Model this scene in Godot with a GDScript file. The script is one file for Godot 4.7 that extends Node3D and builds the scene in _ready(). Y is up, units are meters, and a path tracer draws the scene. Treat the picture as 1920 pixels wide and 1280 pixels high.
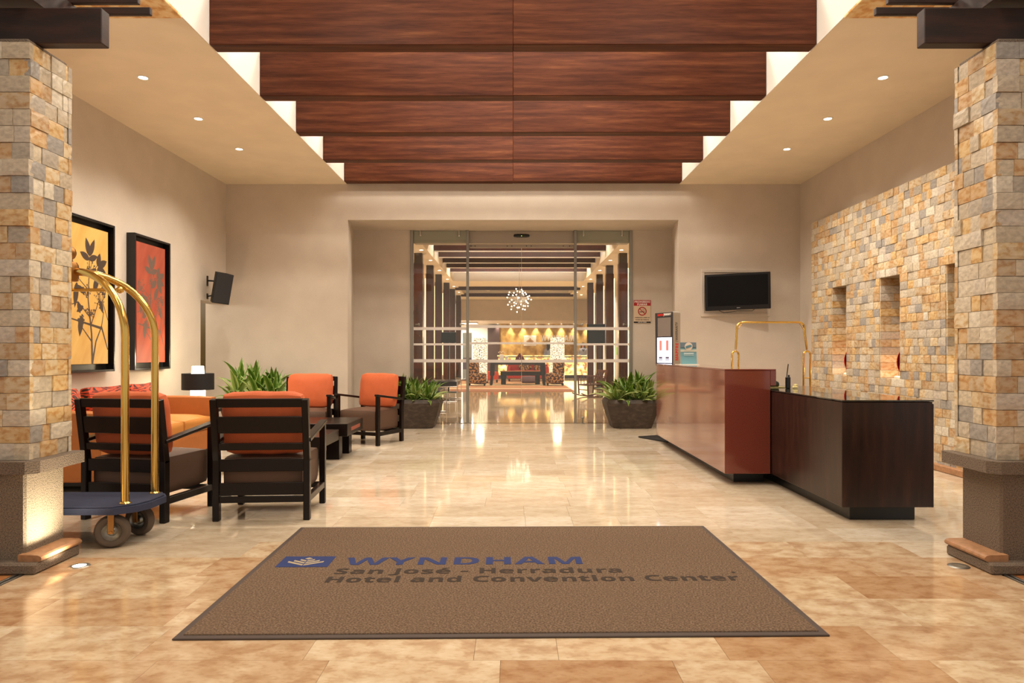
extends Node3D
# Hotel entrance hall. y is up, metres. Depth d is measured from the camera into the hall (z = -d).
var M := {}
var G := {}
var rng := RandomNumberGenerator.new()
const WARM := Color(1.0, 0.955, 0.895)

func _ready():
	rng.seed = 7
	# ---- camera
	var cam := Camera3D.new()
	cam.name = "camera"
	add_child(cam)
	cam.position = Vector3(0, 1.2, 0)
	cam.projection = Camera3D.PROJECTION_FRUSTUM
	cam.keep_aspect = Camera3D.KEEP_HEIGHT
	cam.near = 0.1
	cam.far = 120.0
	cam.size = 0.1
	cam.frustum_offset = Vector2(-2.0, 21.0) / 1280.0 * 0.1
	cam.current = true
	# ---- evening sky outside the porch, exposure
	var env := Environment.new()
	env.background_mode = Environment.BG_COLOR
	env.background_color = Color(1.0, 0.96, 0.91)
	env.background_energy_multiplier = 0.32
	env.tonemap_mode = Environment.TONE_MAPPER_LINEAR
	env.tonemap_exposure = 2.0
	env.sdfgi_enabled = true
	env.ssao_enabled = true
	env.ssil_enabled = true
	var we := WorldEnvironment.new()
	we.name = "environment"
	we.environment = env
	add_child(we)
	# ---- large area lights on unseen panels in the coffer and over the porch
	materials()
	unseen_coffer_lights()
	unseen_porch_lights()
	# ---- setting
	build_floor()
	build_hall()
	build_beams()
	build_columns()
	build_stone_wall()
	build_entrance()
	build_lobby()
	# ---- things
	build_mat()
	build_counters()
	build_seating()
	build_carts()
	build_wall_things()
	build_plants()
	build_lobby_things()
	build_people()

# ================================================================ helpers
func V(x, y, d) -> Vector3:
	return Vector3(x, y, -d)

func T(o: Vector3, yaw := 0.0, tilt := 0.0, roll := 0.0) -> Transform3D:
	return Transform3D(Basis.from_euler(Vector3(tilt, yaw, roll)), o)

func st(group := -1) -> SurfaceTool:
	var s := SurfaceTool.new()
	s.begin(Mesh.PRIMITIVE_TRIANGLES)
	s.set_smooth_group(group)
	return s

func commit(s: SurfaceTool) -> ArrayMesh:
	s.generate_normals()
	return s.commit()

func obj(called: String, s, m: Material, parent: Node = self) -> MeshInstance3D:
	var o := MeshInstance3D.new()
	o.name = called
	o.mesh = commit(s) if s is SurfaceTool else s
	o.material_override = m
	parent.add_child(o, true)
	return o

func tag(o: Node, label := "", category := "", group := "", kind := "") -> Node:
	if label: o.set_meta("label", label)
	if category: o.set_meta("category", category)
	if group: o.set_meta("group", group)
	if kind: o.set_meta("kind", kind)
	return o

var used := {}
func numbered(called: String) -> String:
	var n: int = used.get(called, 0)
	used[called] = n + 1
	return called if n == 0 else "%s_%03d" % [called, n]

func thing(called: String, label: String, category: String, at := Vector3.ZERO, yaw := 0.0, group := "") -> Node3D:
	var o := Node3D.new()
	o.name = numbered(called)
	add_child(o, true)
	o.position = at
	o.rotation.y = yaw
	tag(o, label, category, group)
	return o

func single(called: String, s, m: Material, label: String, category: String, at := Vector3.ZERO, yaw := 0.0, group := "") -> MeshInstance3D:
	var o := obj(numbered(called), s, m)
	o.position = at
	o.rotation.y = yaw
	tag(o, label, category, group)
	return o

func struct(called: String, s, m: Material, parent: Node = self) -> MeshInstance3D:
	var o := obj(numbered(called) if parent == self else called, s, m, parent)
	if parent == self: o.set_meta("kind", "structure")
	return o

func struct_root(called: String) -> Node3D:
	var o := Node3D.new()
	o.name = numbered(called)
	add_child(o, true)
	o.set_meta("kind", "structure")
	return o

func dup(src: Node3D, at: Vector3, yaw: float, label: String, group := "") -> Node3D:
	var o: Node3D = src.duplicate()
	o.name = numbered(src.name.rstrip("0123456789").trim_suffix("_"))
	add_child(o, true)
	o.position = at
	o.rotation.y = yaw
	o.set_meta("label", label)
	if group: o.set_meta("group", group)
	return o

func tri(s: SurfaceTool, a: Vector3, b: Vector3, c: Vector3, out: Vector3):
	var n := (a - c).cross(a - b)
	if n.dot(out) < 0.0:
		var t := b
		b = c
		c = t
	s.add_vertex(a)
	s.add_vertex(b)
	s.add_vertex(c)

func quad(s: SurfaceTool, a: Vector3, b: Vector3, c: Vector3, d: Vector3, out: Vector3):
	tri(s, a, b, c, out)
	tri(s, a, c, d, out)

func face(s: SurfaceTool, p: Array, out: Vector3):
	for i in range(1, p.size() - 1):
		tri(s, p[0], p[i], p[i + 1], out)

# box with chamfered edges, centred on xf
func cbox(s: SurfaceTool, xf: Transform3D, size: Vector3, ch := 0.004):
	var h := size / 2.0
	ch = minf(ch, minf(h.x, minf(h.y, h.z)) * 0.9)
	var c := xf.origin
	if ch <= 0.0:
		for ax in 3:
			for sg in [-1.0, 1.0]:
				var n := Vector3.ZERO
				n[ax] = sg
				var u := Vector3.ZERO
				u[(ax + 1) % 3] = h[(ax + 1) % 3]
				var v := Vector3.ZERO
				v[(ax + 2) % 3] = h[(ax + 2) % 3]
				var o := n * h[ax]
				quad(s, xf * (o - u - v), xf * (o + u - v), xf * (o + u + v), xf * (o - u + v), xf.basis * n)
		return
	for ax in 3:
		var bx := (ax + 1) % 3
		var cx := (ax + 2) % 3
		for sg in [-1.0, 1.0]:
			var n := Vector3.ZERO
			n[ax] = sg
			var u := Vector3.ZERO
			u[bx] = h[bx] - ch
			var v := Vector3.ZERO
			v[cx] = h[cx] - ch
			var o := n * h[ax]
			quad(s, xf * (o - u - v), xf * (o + u - v), xf * (o + u + v), xf * (o - u + v), xf.basis * n)
			for sh in [-1.0, 1.0]:      # edge between face ax and face bx
				var e := Vector3.ZERO
				e[cx] = h[cx] - ch
				var p := Vector3.ZERO
				p[ax] = sg * h[ax]
				p[bx] = sh * (h[bx] - ch)
				var q := Vector3.ZERO
				q[ax] = sg * (h[ax] - ch)
				q[bx] = sh * h[bx]
				quad(s, xf * (p - e), xf * (p + e), xf * (q + e), xf * (q - e), xf.basis * (p + q))
	for i in 8:
		var g := Vector3(1 if i & 1 else -1, 1 if i & 2 else -1, 1 if i & 4 else -1)
		var k := h - Vector3.ONE * ch
		tri(s, xf * (g * Vector3(h.x, k.y, k.z)), xf * (g * Vector3(k.x, h.y, k.z)), xf * (g * Vector3(k.x, k.y, h.z)), xf.basis * g)

func bx(s: SurfaceTool, lo: Vector3, hi: Vector3, ch := 0.0):
	var a := Vector3(minf(lo.x, hi.x), minf(lo.y, hi.y), minf(lo.z, hi.z))
	var b := Vector3(maxf(lo.x, hi.x), maxf(lo.y, hi.y), maxf(lo.z, hi.z))
	cbox(s, Transform3D(Basis(), (a + b) / 2.0), b - a, ch)

# hall box by x range, y range, depth range
func hb(s: SurfaceTool, x0, x1, y0, y1, d0, d1, ch := 0.0):
	bx(s, V(x0, y0, d0), V(x1, y1, d1), ch)

# rectangular bar from a to b: w across (horizontal-ish), h along up
func bar(s: SurfaceTool, a: Vector3, b: Vector3, w: float, h: float, up := Vector3.UP, ch := 0.004):
	var y := (b - a).normalized()
	var x := up.cross(y).normalized()
	var z := x.cross(y).normalized()
	cbox(s, Transform3D(Basis(x, y, z), (a + b) / 2.0), Vector3(w, a.distance_to(b), h), ch)

func lathe(s: SurfaceTool, prof: Array, seg := 24, xf := Transform3D(), grp := 0):
	# profile [r, y] from bottom to top on the outside; creases over 40 degrees stay sharp
	for i in prof.size() - 1:
		if i > 0:
			var d0 := Vector2(prof[i][0] - prof[i - 1][0], prof[i][1] - prof[i - 1][1])
			var d1 := Vector2(prof[i + 1][0] - prof[i][0], prof[i + 1][1] - prof[i][1])
			if absf(d0.angle_to(d1)) > 0.7: grp += 1
		s.set_smooth_group(grp)
		for k in seg:
			var a0 := TAU * k / seg
			var a1 := TAU * (k + 1) / seg
			var r0: float = prof[i][0]
			var r1: float = prof[i + 1][0]
			var A := xf * Vector3(r0 * cos(a0), prof[i][1], r0 * sin(a0))
			var B := xf * Vector3(r0 * cos(a1), prof[i][1], r0 * sin(a1))
			var C := xf * Vector3(r1 * cos(a1), prof[i + 1][1], r1 * sin(a1))
			var D := xf * Vector3(r1 * cos(a0), prof[i + 1][1], r1 * sin(a0))
			if r0 > 1e-6:
				s.add_vertex(A); s.add_vertex(B); s.add_vertex(C)
			if r1 > 1e-6:
				s.add_vertex(A); s.add_vertex(C); s.add_vertex(D)
	s.set_smooth_group(-1)

func disc_y(r: float, y0: float, y1: float) -> Array:
	return [[0.0, y0], [r, y0], [r, y1], [0.0, y1]]

func tube(s: SurfaceTool, pts: Array, r: float, seg := 10, caps := true, grp := 0):
	var n := pts.size()
	var rings := []
	var ref := Vector3.UP
	var t0: Vector3 = (pts[1] - pts[0]).normalized()
	if absf(t0.dot(ref)) > 0.9: ref = Vector3.RIGHT
	var u := t0.cross(ref).normalized()
	for i in n:
		var t: Vector3 = (pts[mini(i + 1, n - 1)] - pts[maxi(i - 1, 0)]).normalized()
		u = (u - t * u.dot(t)).normalized()
		var v := t.cross(u)
		var ring := PackedVector3Array()
		for k in seg:
			var a := TAU * k / seg
			ring.append(pts[i] + (u * cos(a) + v * sin(a)) * r)
		rings.append(ring)
	s.set_smooth_group(grp)
	for i in n - 1:
		for k in seg:
			var k2 := (k + 1) % seg
			var mid: Vector3 = (pts[i] + pts[i + 1]) / 2.0
			quad(s, rings[i][k], rings[i][k2], rings[i + 1][k2], rings[i + 1][k], (rings[i][k] + rings[i + 1][k2]) / 2.0 - mid)
	s.set_smooth_group(-1)
	if caps:
		for e in [0, n - 1]:
			var out: Vector3 = pts[0] - pts[1] if e == 0 else pts[n - 1] - pts[n - 2]
			for k in range(1, seg - 1):
				tri(s, rings[e][0], rings[e][k], rings[e][k + 1], out)

func arc(c: Vector3, u: Vector3, v: Vector3, a0: float, a1: float, n: int) -> Array:
	var p := []
	for i in n + 1:
		var a := lerpf(a0, a1, float(i) / n)
		p.append(c + u * cos(a) + v * sin(a))
	return p

# soft cushion: rounded box with puffed faces
func pillow(s: SurfaceTool, xf: Transform3D, size: Vector3, r: float, puff := Vector3.ZERO, n := 8, wob := 0.0):
	var h := size / 2.0
	var inner := (h - Vector3.ONE * r).max(Vector3.ZERO)
	s.set_smooth_group(0)
	for ax in 3:
		for sg in [-1.0, 1.0]:
			var g := []
			for i in n + 1:
				var row := []
				for j in n + 1:
					var p := Vector3.ZERO
					p[ax] = sg
					p[(ax + 1) % 3] = tan((2.0 * i / n - 1.0) * 0.785) 
					p[(ax + 2) % 3] = tan((2.0 * j / n - 1.0) * 0.785)
					var q := p * h
					var c := q.clamp(-inner, inner)
					var d := q - c
					if d.length() > 1e-9: q = c + d.normalized() * r
					var e := Vector3(q.x / h.x, q.y / h.y, q.z / h.z)
					q.x += e.x * puff.x * (1 - e.y * e.y) * (1 - e.z * e.z)
					q.y += e.y * puff.y * (1 - e.x * e.x) * (1 - e.z * e.z)
					q.z += e.z * puff.z * (1 - e.x * e.x) * (1 - e.y * e.y)
					if wob > 0.0:
						q += Vector3(sin(q.y * 37.0 + q.z * 11.0), sin(q.x * 29.0 + q.z * 17.0), sin(q.x * 23.0 + q.y * 31.0)) * wob
					row.append(xf * q)
				g.append(row)
			for i in n:
				for j in n:
					quad(s, g[i][j], g[i + 1][j], g[i + 1][j + 1], g[i][j + 1], (g[i][j] + g[i + 1][j + 1]) / 2.0 - xf.origin)
	s.set_smooth_group(-1)

# polygon in the local xy plane, extruded from z0 to z1
func prism(s: SurfaceTool, poly: PackedVector2Array, z0: float, z1: float, xf := Transform3D(), ch := 0.0):
	var idx := Geometry2D.triangulate_polygon(poly)
	for zz in [z0, z1]:
		var o := xf.basis * Vector3(0, 0, 1 if zz == z1 else -1) * (1.0 if z1 > z0 else -1.0)
		for i in range(0, idx.size(), 3):
			var a := poly[idx[i]]
			var b := poly[idx[i + 1]]
			var c := poly[idx[i + 2]]
			tri(s, xf * Vector3(a.x, a.y, zz), xf * Vector3(b.x, b.y, zz), xf * Vector3(c.x, c.y, zz), o)
	var ccw := not Geometry2D.is_polygon_clockwise(poly)
	for i in poly.size():
		var a := poly[i]
		var b := poly[(i + 1) % poly.size()]
		var e := (b - a)
		var out := Vector3(e.y, -e.x, 0) * (1.0 if ccw else -1.0)
		quad(s, xf * Vector3(a.x, a.y, z0), xf * Vector3(b.x, b.y, z0), xf * Vector3(b.x, b.y, z1), xf * Vector3(a.x, a.y, z1), xf.basis * out)

func sheet(s: SurfaceTool, xf: Transform3D, w: float, h: float, u0 := 0.0, v0 := 0.0, u1 := 1.0, v1 := 1.0):
	# a textured rectangle in the local xy plane facing +z
	var P := [[-w / 2, -h / 2, u0, v1], [-w / 2, h / 2, u0, v0], [w / 2, h / 2, u1, v0], [w / 2, -h / 2, u1, v1]]
	for i in [0, 1, 2, 0, 2, 3]:
		s.set_uv(Vector2(P[i][2], P[i][3]))
		s.add_vertex(xf * Vector3(P[i][0], P[i][1], 0))

# lettering scaled to a width and a capital height
func text(called: String, txt: String, w: float, cap: float, depth: float, m: Material, parent: Node, xf: Transform3D, bold := true) -> MeshInstance3D:
	var f := SystemFont.new()
	f.font_names = PackedStringArray(["Droid Sans"])
	f.font_weight = 700 if bold else 400
	var t := TextMesh.new()
	t.font = f
	t.font_size = 64
	t.pixel_size = 0.01
	t.depth = 0.05
	t.text = "H"
	var hh := t.get_aabb().size.y
	t.text = txt
	t.curve_step = 2.0
	var ab := t.get_aabb()
	var o := MeshInstance3D.new()
	o.name = called
	o.mesh = t
	o.material_override = m
	parent.add_child(o, true)
	var k := Vector3(w / ab.size.x, cap / hh, depth / 0.05)
	var c := ab.get_center()
	o.transform = xf * Transform3D(Basis.from_scale(k), Vector3(-c.x * k.x, -c.y * k.y, 0))
	return o

func omni(at: Vector3, e: float, col := WARM, size := 0.05, parent: Node = self):
	var l := OmniLight3D.new()
	l.name = "lamp_light"
	l.light_color = col
	l.light_energy = e
	l.light_size = size
	l.omni_range = 30.0
	l.omni_attenuation = 2.0
	l.shadow_enabled = true
	parent.add_child(l, true)
	l.position = at
	return l

func spot(at: Vector3, dir: Vector3, e: float, angle: float, col := WARM, size := 0.03, soft := 1.0, parent: Node = self):
	var l := SpotLight3D.new()
	l.name = "lamp_light"
	l.light_color = col
	l.light_energy = e
	l.light_size = size
	l.spot_range = 30.0
	l.spot_attenuation = 2.0
	l.spot_angle = angle
	l.spot_angle_attenuation = soft
	l.shadow_enabled = true
	parent.add_child(l, true)
	var d := dir.normalized()
	var up := Vector3.UP if absf(d.y) < 0.9 else Vector3.RIGHT
	l.transform = Transform3D(Basis.looking_at(d, up), at)
	return l

func area(at: Vector3, dir: Vector3, e: float, size: Vector2, col := WARM, parent: Node = self):
	var l := AreaLight3D.new()
	l.name = "panel_light"
	l.light_color = col
	l.light_energy = e
	l.area_size = size
	l.area_range = 40.0
	l.area_attenuation = 2.0
	l.shadow_enabled = true
	parent.add_child(l, true)
	var d := dir.normalized()
	var up := Vector3.UP if absf(d.y) < 0.9 else Vector3.FORWARD
	l.transform = Transform3D(Basis.looking_at(d, up), at)
	return l

# ================================================================ materials
func C(r, g, b) -> Color:
	return Color8(int(r), int(g), int(b))

func ntex(freq: float, oct: int, ramp: Array, seed_ := 1, size := 512, kind := FastNoiseLite.TYPE_SIMPLEX_SMOOTH, warp := 0.0, fractal := FastNoiseLite.FRACTAL_FBM) -> NoiseTexture2D:
	var n := FastNoiseLite.new()
	n.noise_type = kind
	n.seed = seed_
	n.frequency = freq
	n.fractal_type = fractal
	n.fractal_octaves = oct
	if warp > 0.0:
		n.domain_warp_enabled = true
		n.domain_warp_amplitude = warp
		n.domain_warp_frequency = freq * 0.8
	var g := Gradient.new()
	var off := PackedFloat32Array()
	var col := PackedColorArray()
	for r in ramp:
		off.append(r[0])
		col.append(r[1])
	g.offsets = off
	g.colors = col
	var t := NoiseTexture2D.new()
	t.width = size
	t.height = size
	t.seamless = true
	t.seamless_blend_skirt = 0.15
	t.color_ramp = g
	t.noise = n
	return t

func grey(v: float) -> Color:
	return Color(v, v, v)

func mat(c: Color, rough := 0.6, metal := 0.0, spec := 0.5) -> StandardMaterial3D:
	var m := StandardMaterial3D.new()
	m.albedo_color = c
	m.roughness = rough
	m.metallic = metal
	m.metallic_specular = spec
	return m

func tmat(tex: Texture2D, scale: Vector3, rough := 0.6, tint := Color.WHITE, world := true) -> StandardMaterial3D:
	var m := mat(tint, rough)
	m.albedo_texture = tex
	m.uv1_triplanar = true
	m.uv1_world_triplanar = world
	m.uv1_scale = scale
	return m

func bump(m: StandardMaterial3D, tex: Texture2D, cm: float) -> StandardMaterial3D:
	m.heightmap_enabled = true
	m.heightmap_texture = tex
	m.heightmap_scale = cm
	return m

func detail(m: StandardMaterial3D, tex: Texture2D, scale: Vector3) -> StandardMaterial3D:
	m.detail_enabled = true
	m.detail_albedo = tex
	m.detail_blend_mode = BaseMaterial3D.BLEND_MODE_MUL
	m.detail_uv_layer = BaseMaterial3D.DETAIL_UV_2
	m.uv2_triplanar = true
	m.uv2_world_triplanar = m.uv1_world_triplanar
	m.uv2_scale = scale
	return m

func glow(c: Color, e: float) -> StandardMaterial3D:
	var m := mat(c, 0.5)
	m.emission_enabled = true
	m.emission = c
	m.emission_energy_multiplier = e
	return m

var stone_mats := []
var tile_warm := []
var tile_pale := []

func materials():
	var W := Color.WHITE
	G.fine = ntex(0.05, 5, [[0.0, grey(0.975)], [1.0, W]], 3, 512)
	G.blotch = ntex(0.012, 4, [[0.0, grey(0.96)], [1.0, W]], 11, 512)
	# walls: painted plaster
	M.wall = detail(tmat(G.blotch, Vector3.ONE * 0.35, 0.55, C(213, 200, 184)), G.fine, Vector3.ONE * 1.5)
	M.wall.metallic_specular = 0.35
	M.ceil = tmat(G.blotch, Vector3.ONE * 0.3, 0.7, C(240, 225, 198))
	M.fascia = mat(C(224, 217, 208), 0.7)
	M.white = mat(C(236, 232, 224), 0.5)
	# red-brown beam wood, grain along x
	var wr := [[0.0, C(60, 31, 20)], [0.3, C(80, 42, 27)], [0.55, C(92, 50, 32)], [0.75, C(102, 58, 37)], [1.0, C(126, 77, 47)]]
	G.wood = ntex(0.011, 5, wr, 21, 1024, FastNoiseLite.TYPE_SIMPLEX_SMOOTH, 26.0)
	G.grain = ntex(0.04, 4, [[0.0, grey(0.74)], [0.45, grey(0.93)], [1.0, W]], 22, 512)
	M.beam = detail(tmat(G.wood, Vector3(0.075, 1.3, 1.3), 0.45), G.grain, Vector3(0.25, 6, 6))
	M.beam.metallic_specular = 0.25
	M.beam_b = M.beam.duplicate()
	M.beam_b.uv1_offset = Vector3(0.37, 0.21, 0.5)
	# espresso wood
	var dr := [[0.0, C(30, 15, 8)], [0.5, C(46, 24, 14)], [1.0, C(66, 36, 21)]]
	G.dark = ntex(0.012, 4, dr, 31, 512, FastNoiseLite.TYPE_SIMPLEX_SMOOTH, 20.0)
	M.timber = detail(tmat(G.dark, Vector3(0.3, 2.0, 2.0), 0.6), G.grain, Vector3(0.6, 8, 8))
	M.chair_wood = mat(C(24, 14, 10), 0.32, 0.0, 0.32)
	M.chair_wood.clearcoat_enabled = true
	M.chair_wood.clearcoat = 0.12
	M.chair_wood.clearcoat_roughness = 0.15
	M.chair_wood.albedo_texture = G.grain
	M.chair_wood.uv1_triplanar = true
	M.chair_wood.uv1_scale = Vector3(3, 8, 8)
	M.desk_dark = detail(tmat(ntex(0.012, 4, [[0.0, C(30, 16, 11)], [0.6, C(50, 27, 19)], [1.0, C(68, 38, 26)]], 33, 512, FastNoiseLite.TYPE_SIMPLEX_SMOOTH, 16.0), Vector3(2.2, 0.25, 2.2), 0.3), G.grain, Vector3(9, 0.7, 9))
	# lobby column veneer, grain upright
	M.lobby_wood = detail(tmat(G.wood, Vector3(1.3, 0.15, 1.3), 0.3, C(190, 150, 128)), G.grain, Vector3(8, 0.5, 8))
	M.lobby_beam = detail(tmat(G.wood, Vector3(0.2, 1.5, 1.5), 0.5, C(190, 150, 135)), G.grain, Vector3(0.6, 8, 8))
	# floor stone
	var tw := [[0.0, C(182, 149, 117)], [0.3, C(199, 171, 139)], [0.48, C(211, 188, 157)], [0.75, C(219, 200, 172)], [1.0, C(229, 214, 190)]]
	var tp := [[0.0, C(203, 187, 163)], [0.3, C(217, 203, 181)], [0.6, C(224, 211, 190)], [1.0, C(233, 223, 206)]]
	G.trav = ntex(0.008, 6, tw, 41, 1024, FastNoiseLite.TYPE_SIMPLEX_SMOOTH, 70.0)
	G.trav2 = ntex(0.006, 6, tp, 42, 1024, FastNoiseLite.TYPE_SIMPLEX_SMOOTH, 40.0)
	G.pit = ntex(0.03, 5, [[0.0, C(230, 218, 206)], [0.4, C(250, 248, 245)], [1.0, W]], 43, 512, FastNoiseLite.TYPE_SIMPLEX_SMOOTH, 12.0)
	G.rough = ntex(0.02, 4, [[0.0, grey(0.07)], [1.0, grey(0.13)]], 44, 256)
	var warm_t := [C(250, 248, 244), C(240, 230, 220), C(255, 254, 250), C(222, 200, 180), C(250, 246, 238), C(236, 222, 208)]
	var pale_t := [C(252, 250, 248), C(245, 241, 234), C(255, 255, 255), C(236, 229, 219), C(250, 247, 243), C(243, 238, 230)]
	for i in 6:
		var a := detail(tmat(G.trav, Vector3(0.7, 0.8, 0.95), 1.0, warm_t[i]), G.pit, Vector3(1.1, 2, 2.3))
		a.roughness_texture = G.rough
		a.roughness = 1.15
		a.uv1_offset = Vector3(0.17 * i, 0, 0.29 * i)
		a.metallic_specular = 0.55
		tile_warm.append(a)
		var b := detail(tmat(G.trav2, Vector3(0.5, 0.8, 1.1), 1.0, pale_t[i]), G.pit, Vector3(0.8, 2, 2.0))
		b.roughness_texture = G.rough
		b.roughness = 0.7
		b.uv1_offset = Vector3(0.23 * i, 0, 0.31 * i)
		b.metallic_specular = 0.6
		tile_pale.append(b)
	M.grout = mat(C(204, 182, 150), 0.5)
	M.terra = tmat(G.trav, Vector3.ONE * 0.8, 0.5, C(214, 160, 112))
	M.lobby_floor = detail(tmat(ntex(0.006, 5, [[0.0, C(176, 150, 116)], [0.5, C(205, 180, 144)], [1.0, C(224, 203, 170)]], 45, 512, FastNoiseLite.TYPE_SIMPLEX_SMOOTH, 30.0), Vector3(0.12, 0.3, 0.8), 0.06), G.pit, Vector3(0.5, 1, 1))
	M.lobby_floor.metallic_specular = 0.65
	# split-face stone veneer
	G.split = ntex(0.016, 5, [[0.0, grey(0.0)], [1.0, grey(1.0)]], 51, 512, FastNoiseLite.TYPE_SIMPLEX_SMOOTH, 30.0, FastNoiseLite.FRACTAL_RIDGED)
	var vein := ntex(0.012, 5, [[0.0, C(204, 162, 118)], [0.28, C(228, 202, 164)], [0.5, C(244, 236, 220)], [1.0, W]], 52, 512, FastNoiseLite.TYPE_SIMPLEX_SMOOTH, 40.0)
	var plain := ntex(0.02, 5, [[0.0, grey(0.82)], [0.6, grey(0.95)], [1.0, W]], 53, 512, FastNoiseLite.TYPE_SIMPLEX_SMOOTH, 20.0)
	var pal := [C(214, 196, 164), C(222, 208, 182), C(204, 188, 162), C(216, 200, 172), C(210, 182, 144), C(202, 187, 163), C(229, 218, 196), C(206, 178, 142), C(188, 176, 158), C(211, 196, 172), C(196, 172, 142), C(170, 163, 154), C(218, 192, 148), C(200, 182, 156), C(212, 199, 180), C(218, 204, 180)]
	for i in pal.size():
		var m := tmat(vein if i % 3 == 1 or i in [0, 4, 12] else plain, Vector3(2.2, 3.4, 2.2), 0.42, pal[i])
		m.uv1_offset = Vector3(0.13 * i, 0.31 * i, 0.07 * i)
		bump(m, G.split, 0.07)
		m.metallic_specular = 0.55
		stone_mats.append(m)
	M.mortar = mat(C(150, 132, 108), 0.9)
	M.slabstone = bump(tmat(ntex(0.01, 5, [[0.0, C(190, 132, 70)], [0.35, C(214, 160, 92)], [0.6, C(230, 196, 138)], [1.0, C(236, 214, 170)]], 54, 512, FastNoiseLite.TYPE_SIMPLEX_SMOOTH, 30.0), Vector3.ONE * 1.6, 0.5), G.split, 0.2)
	G.speck = ntex(0.13, 4, [[0.0, grey(0.4)], [0.4, grey(0.78)], [0.75, grey(0.95)], [1.0, W]], 55, 512)
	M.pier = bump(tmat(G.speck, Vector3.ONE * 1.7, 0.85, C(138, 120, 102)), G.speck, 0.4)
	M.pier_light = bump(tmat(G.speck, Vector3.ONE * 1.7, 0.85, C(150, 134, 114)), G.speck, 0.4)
	M.sandstone = tmat(plain, Vector3.ONE * 2.0, 0.45, C(180, 132, 92))
	# metals, glass, plastics
	M.brass = mat(C(228, 190, 104), 0.16, 1.0)
	M.brass_old = mat(C(146, 102, 56), 0.42, 1.0)
	M.steel = mat(C(160, 158, 150), 0.38, 1.0)
	M.chrome = mat(C(215, 215, 215), 0.12, 1.0)
	M.silver = mat(C(226, 218, 204), 0.35, 0.2)
	M.alu = mat(C(170, 160, 146), 0.45, 0.5)
	M.black = mat(C(16, 16, 17), 0.35)
	M.black_matt = mat(C(20, 19, 19), 0.7)
	M.screen = mat(C(17, 17, 18), 0.6, 0.0, 0.25)
	M.rubber = mat(C(92, 78, 66), 0.8)
	M.glass = StandardMaterial3D.new()
	M.glass.transparency = BaseMaterial3D.TRANSPARENCY_ALPHA
	M.glass.albedo_color = Color(0.9, 0.97, 0.94, 0.04)
	M.glass.roughness = 0.0
	M.glass.metallic_specular = 0.5
	M.glass_edge = mat(C(150, 165, 150), 0.2)
	M.film = mat(C(250, 248, 250), 0.6)
	M.film.backlight_enabled = true
	M.film.backlight = Color(1.15, 1.15, 1.15)
	# fabric
	var weave := ntex(0.2, 2, [[0.0, grey(0.8)], [1.0, W]], 61, 256)
	M.orange = detail(tmat(weave, Vector3.ONE * 5, 0.75, C(226, 110, 58), false), G.blotch, Vector3.ONE * 2)
	M.orange.rim_enabled = true
	M.orange.rim = 0.25
	M.sofa = detail(tmat(weave, Vector3.ONE * 5, 0.7, C(198, 118, 52), false), G.blotch, Vector3.ONE * 2)
	M.sofa_seat = tmat(weave, Vector3.ONE * 5, 0.7, C(220, 144, 62), false)
	M.brown = tmat(weave, Vector3.ONE * 5, 0.6, C(96, 68, 50), false)
	var zr := []
	for k in 9:
		var zc := C(214, 76, 34) if k % 2 == 0 else C(28, 15, 12)
		zr.append([k / 9.0 + 0.012, zc])
		zr.append([(k + 1) / 9.0 - 0.012, zc])
	M.zebra = tmat(ntex(0.007, 1, zr, 62, 512, FastNoiseLite.TYPE_SIMPLEX_SMOOTH, 30.0), Vector3(0.9, 1.7, 0.9), 0.75, W, false)
	M.leopard = tmat(ntex(0.05, 1, [[0.0, C(196, 148, 88)], [0.42, C(178, 126, 68)], [0.5, C(70, 44, 26)], [1.0, C(60, 36, 22)]], 63, 256), Vector3.ONE * 0.8, 0.8, W, false)
	M.red_cloth = mat(C(176, 44, 22), 0.8)
	M.orange_cloth = mat(C(206, 66, 20), 0.8)
	M.purple = mat(C(104, 78, 82), 0.8)
	M.blue_carpet = bump(tmat(G.speck, Vector3.ONE * 4, 0.95, C(70, 76, 104)), G.speck, 0.5)
	# counters
	G.red = ntex(0.09, 4, [[0.0, C(104, 44, 30)], [0.5, C(124, 54, 38)], [1.0, C(140, 66, 46)]], 71, 512)
	M.counter_red = tmat(G.red, Vector3.ONE * 2.5, 0.16)
	M.counter_red.metallic = 0.25
	M.counter_red.clearcoat_enabled = true
	M.counter_red.clearcoat = 1.0
	M.counter_red.clearcoat_roughness = 0.06
	M.counter_glass = mat(C(40, 40, 34), 0.03)
	M.counter_glass.metallic_specular = 0.9
	# pots and plants
	M.pot = bump(tmat(ntex(0.02, 4, [[0.0, C(46, 37, 31)], [0.6, C(66, 54, 45)], [1.0, C(92, 78, 64)]], 81, 256), Vector3(1.4, 3, 1.4), 0.6), G.speck, 0.1)
	M.soil = mat(C(48, 36, 26), 0.95)
	M.leaf = mat(W, 0.38)
	M.leaf.vertex_color_use_as_albedo = true
	M.leaf.backlight_enabled = true
	M.leaf.backlight = Color(0.35, 0.45, 0.15)
	M.bulb = glow(C(255, 236, 200), 4.0)
	M.lamp_white = glow(C(255, 240, 214), 3.2)
	M.red_gloss = mat(C(196, 16, 20), 0.12)
	M.signred = mat(C(168, 22, 26), 0.5)
	M.ink = mat(C(40, 28, 26), 0.6)

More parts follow.
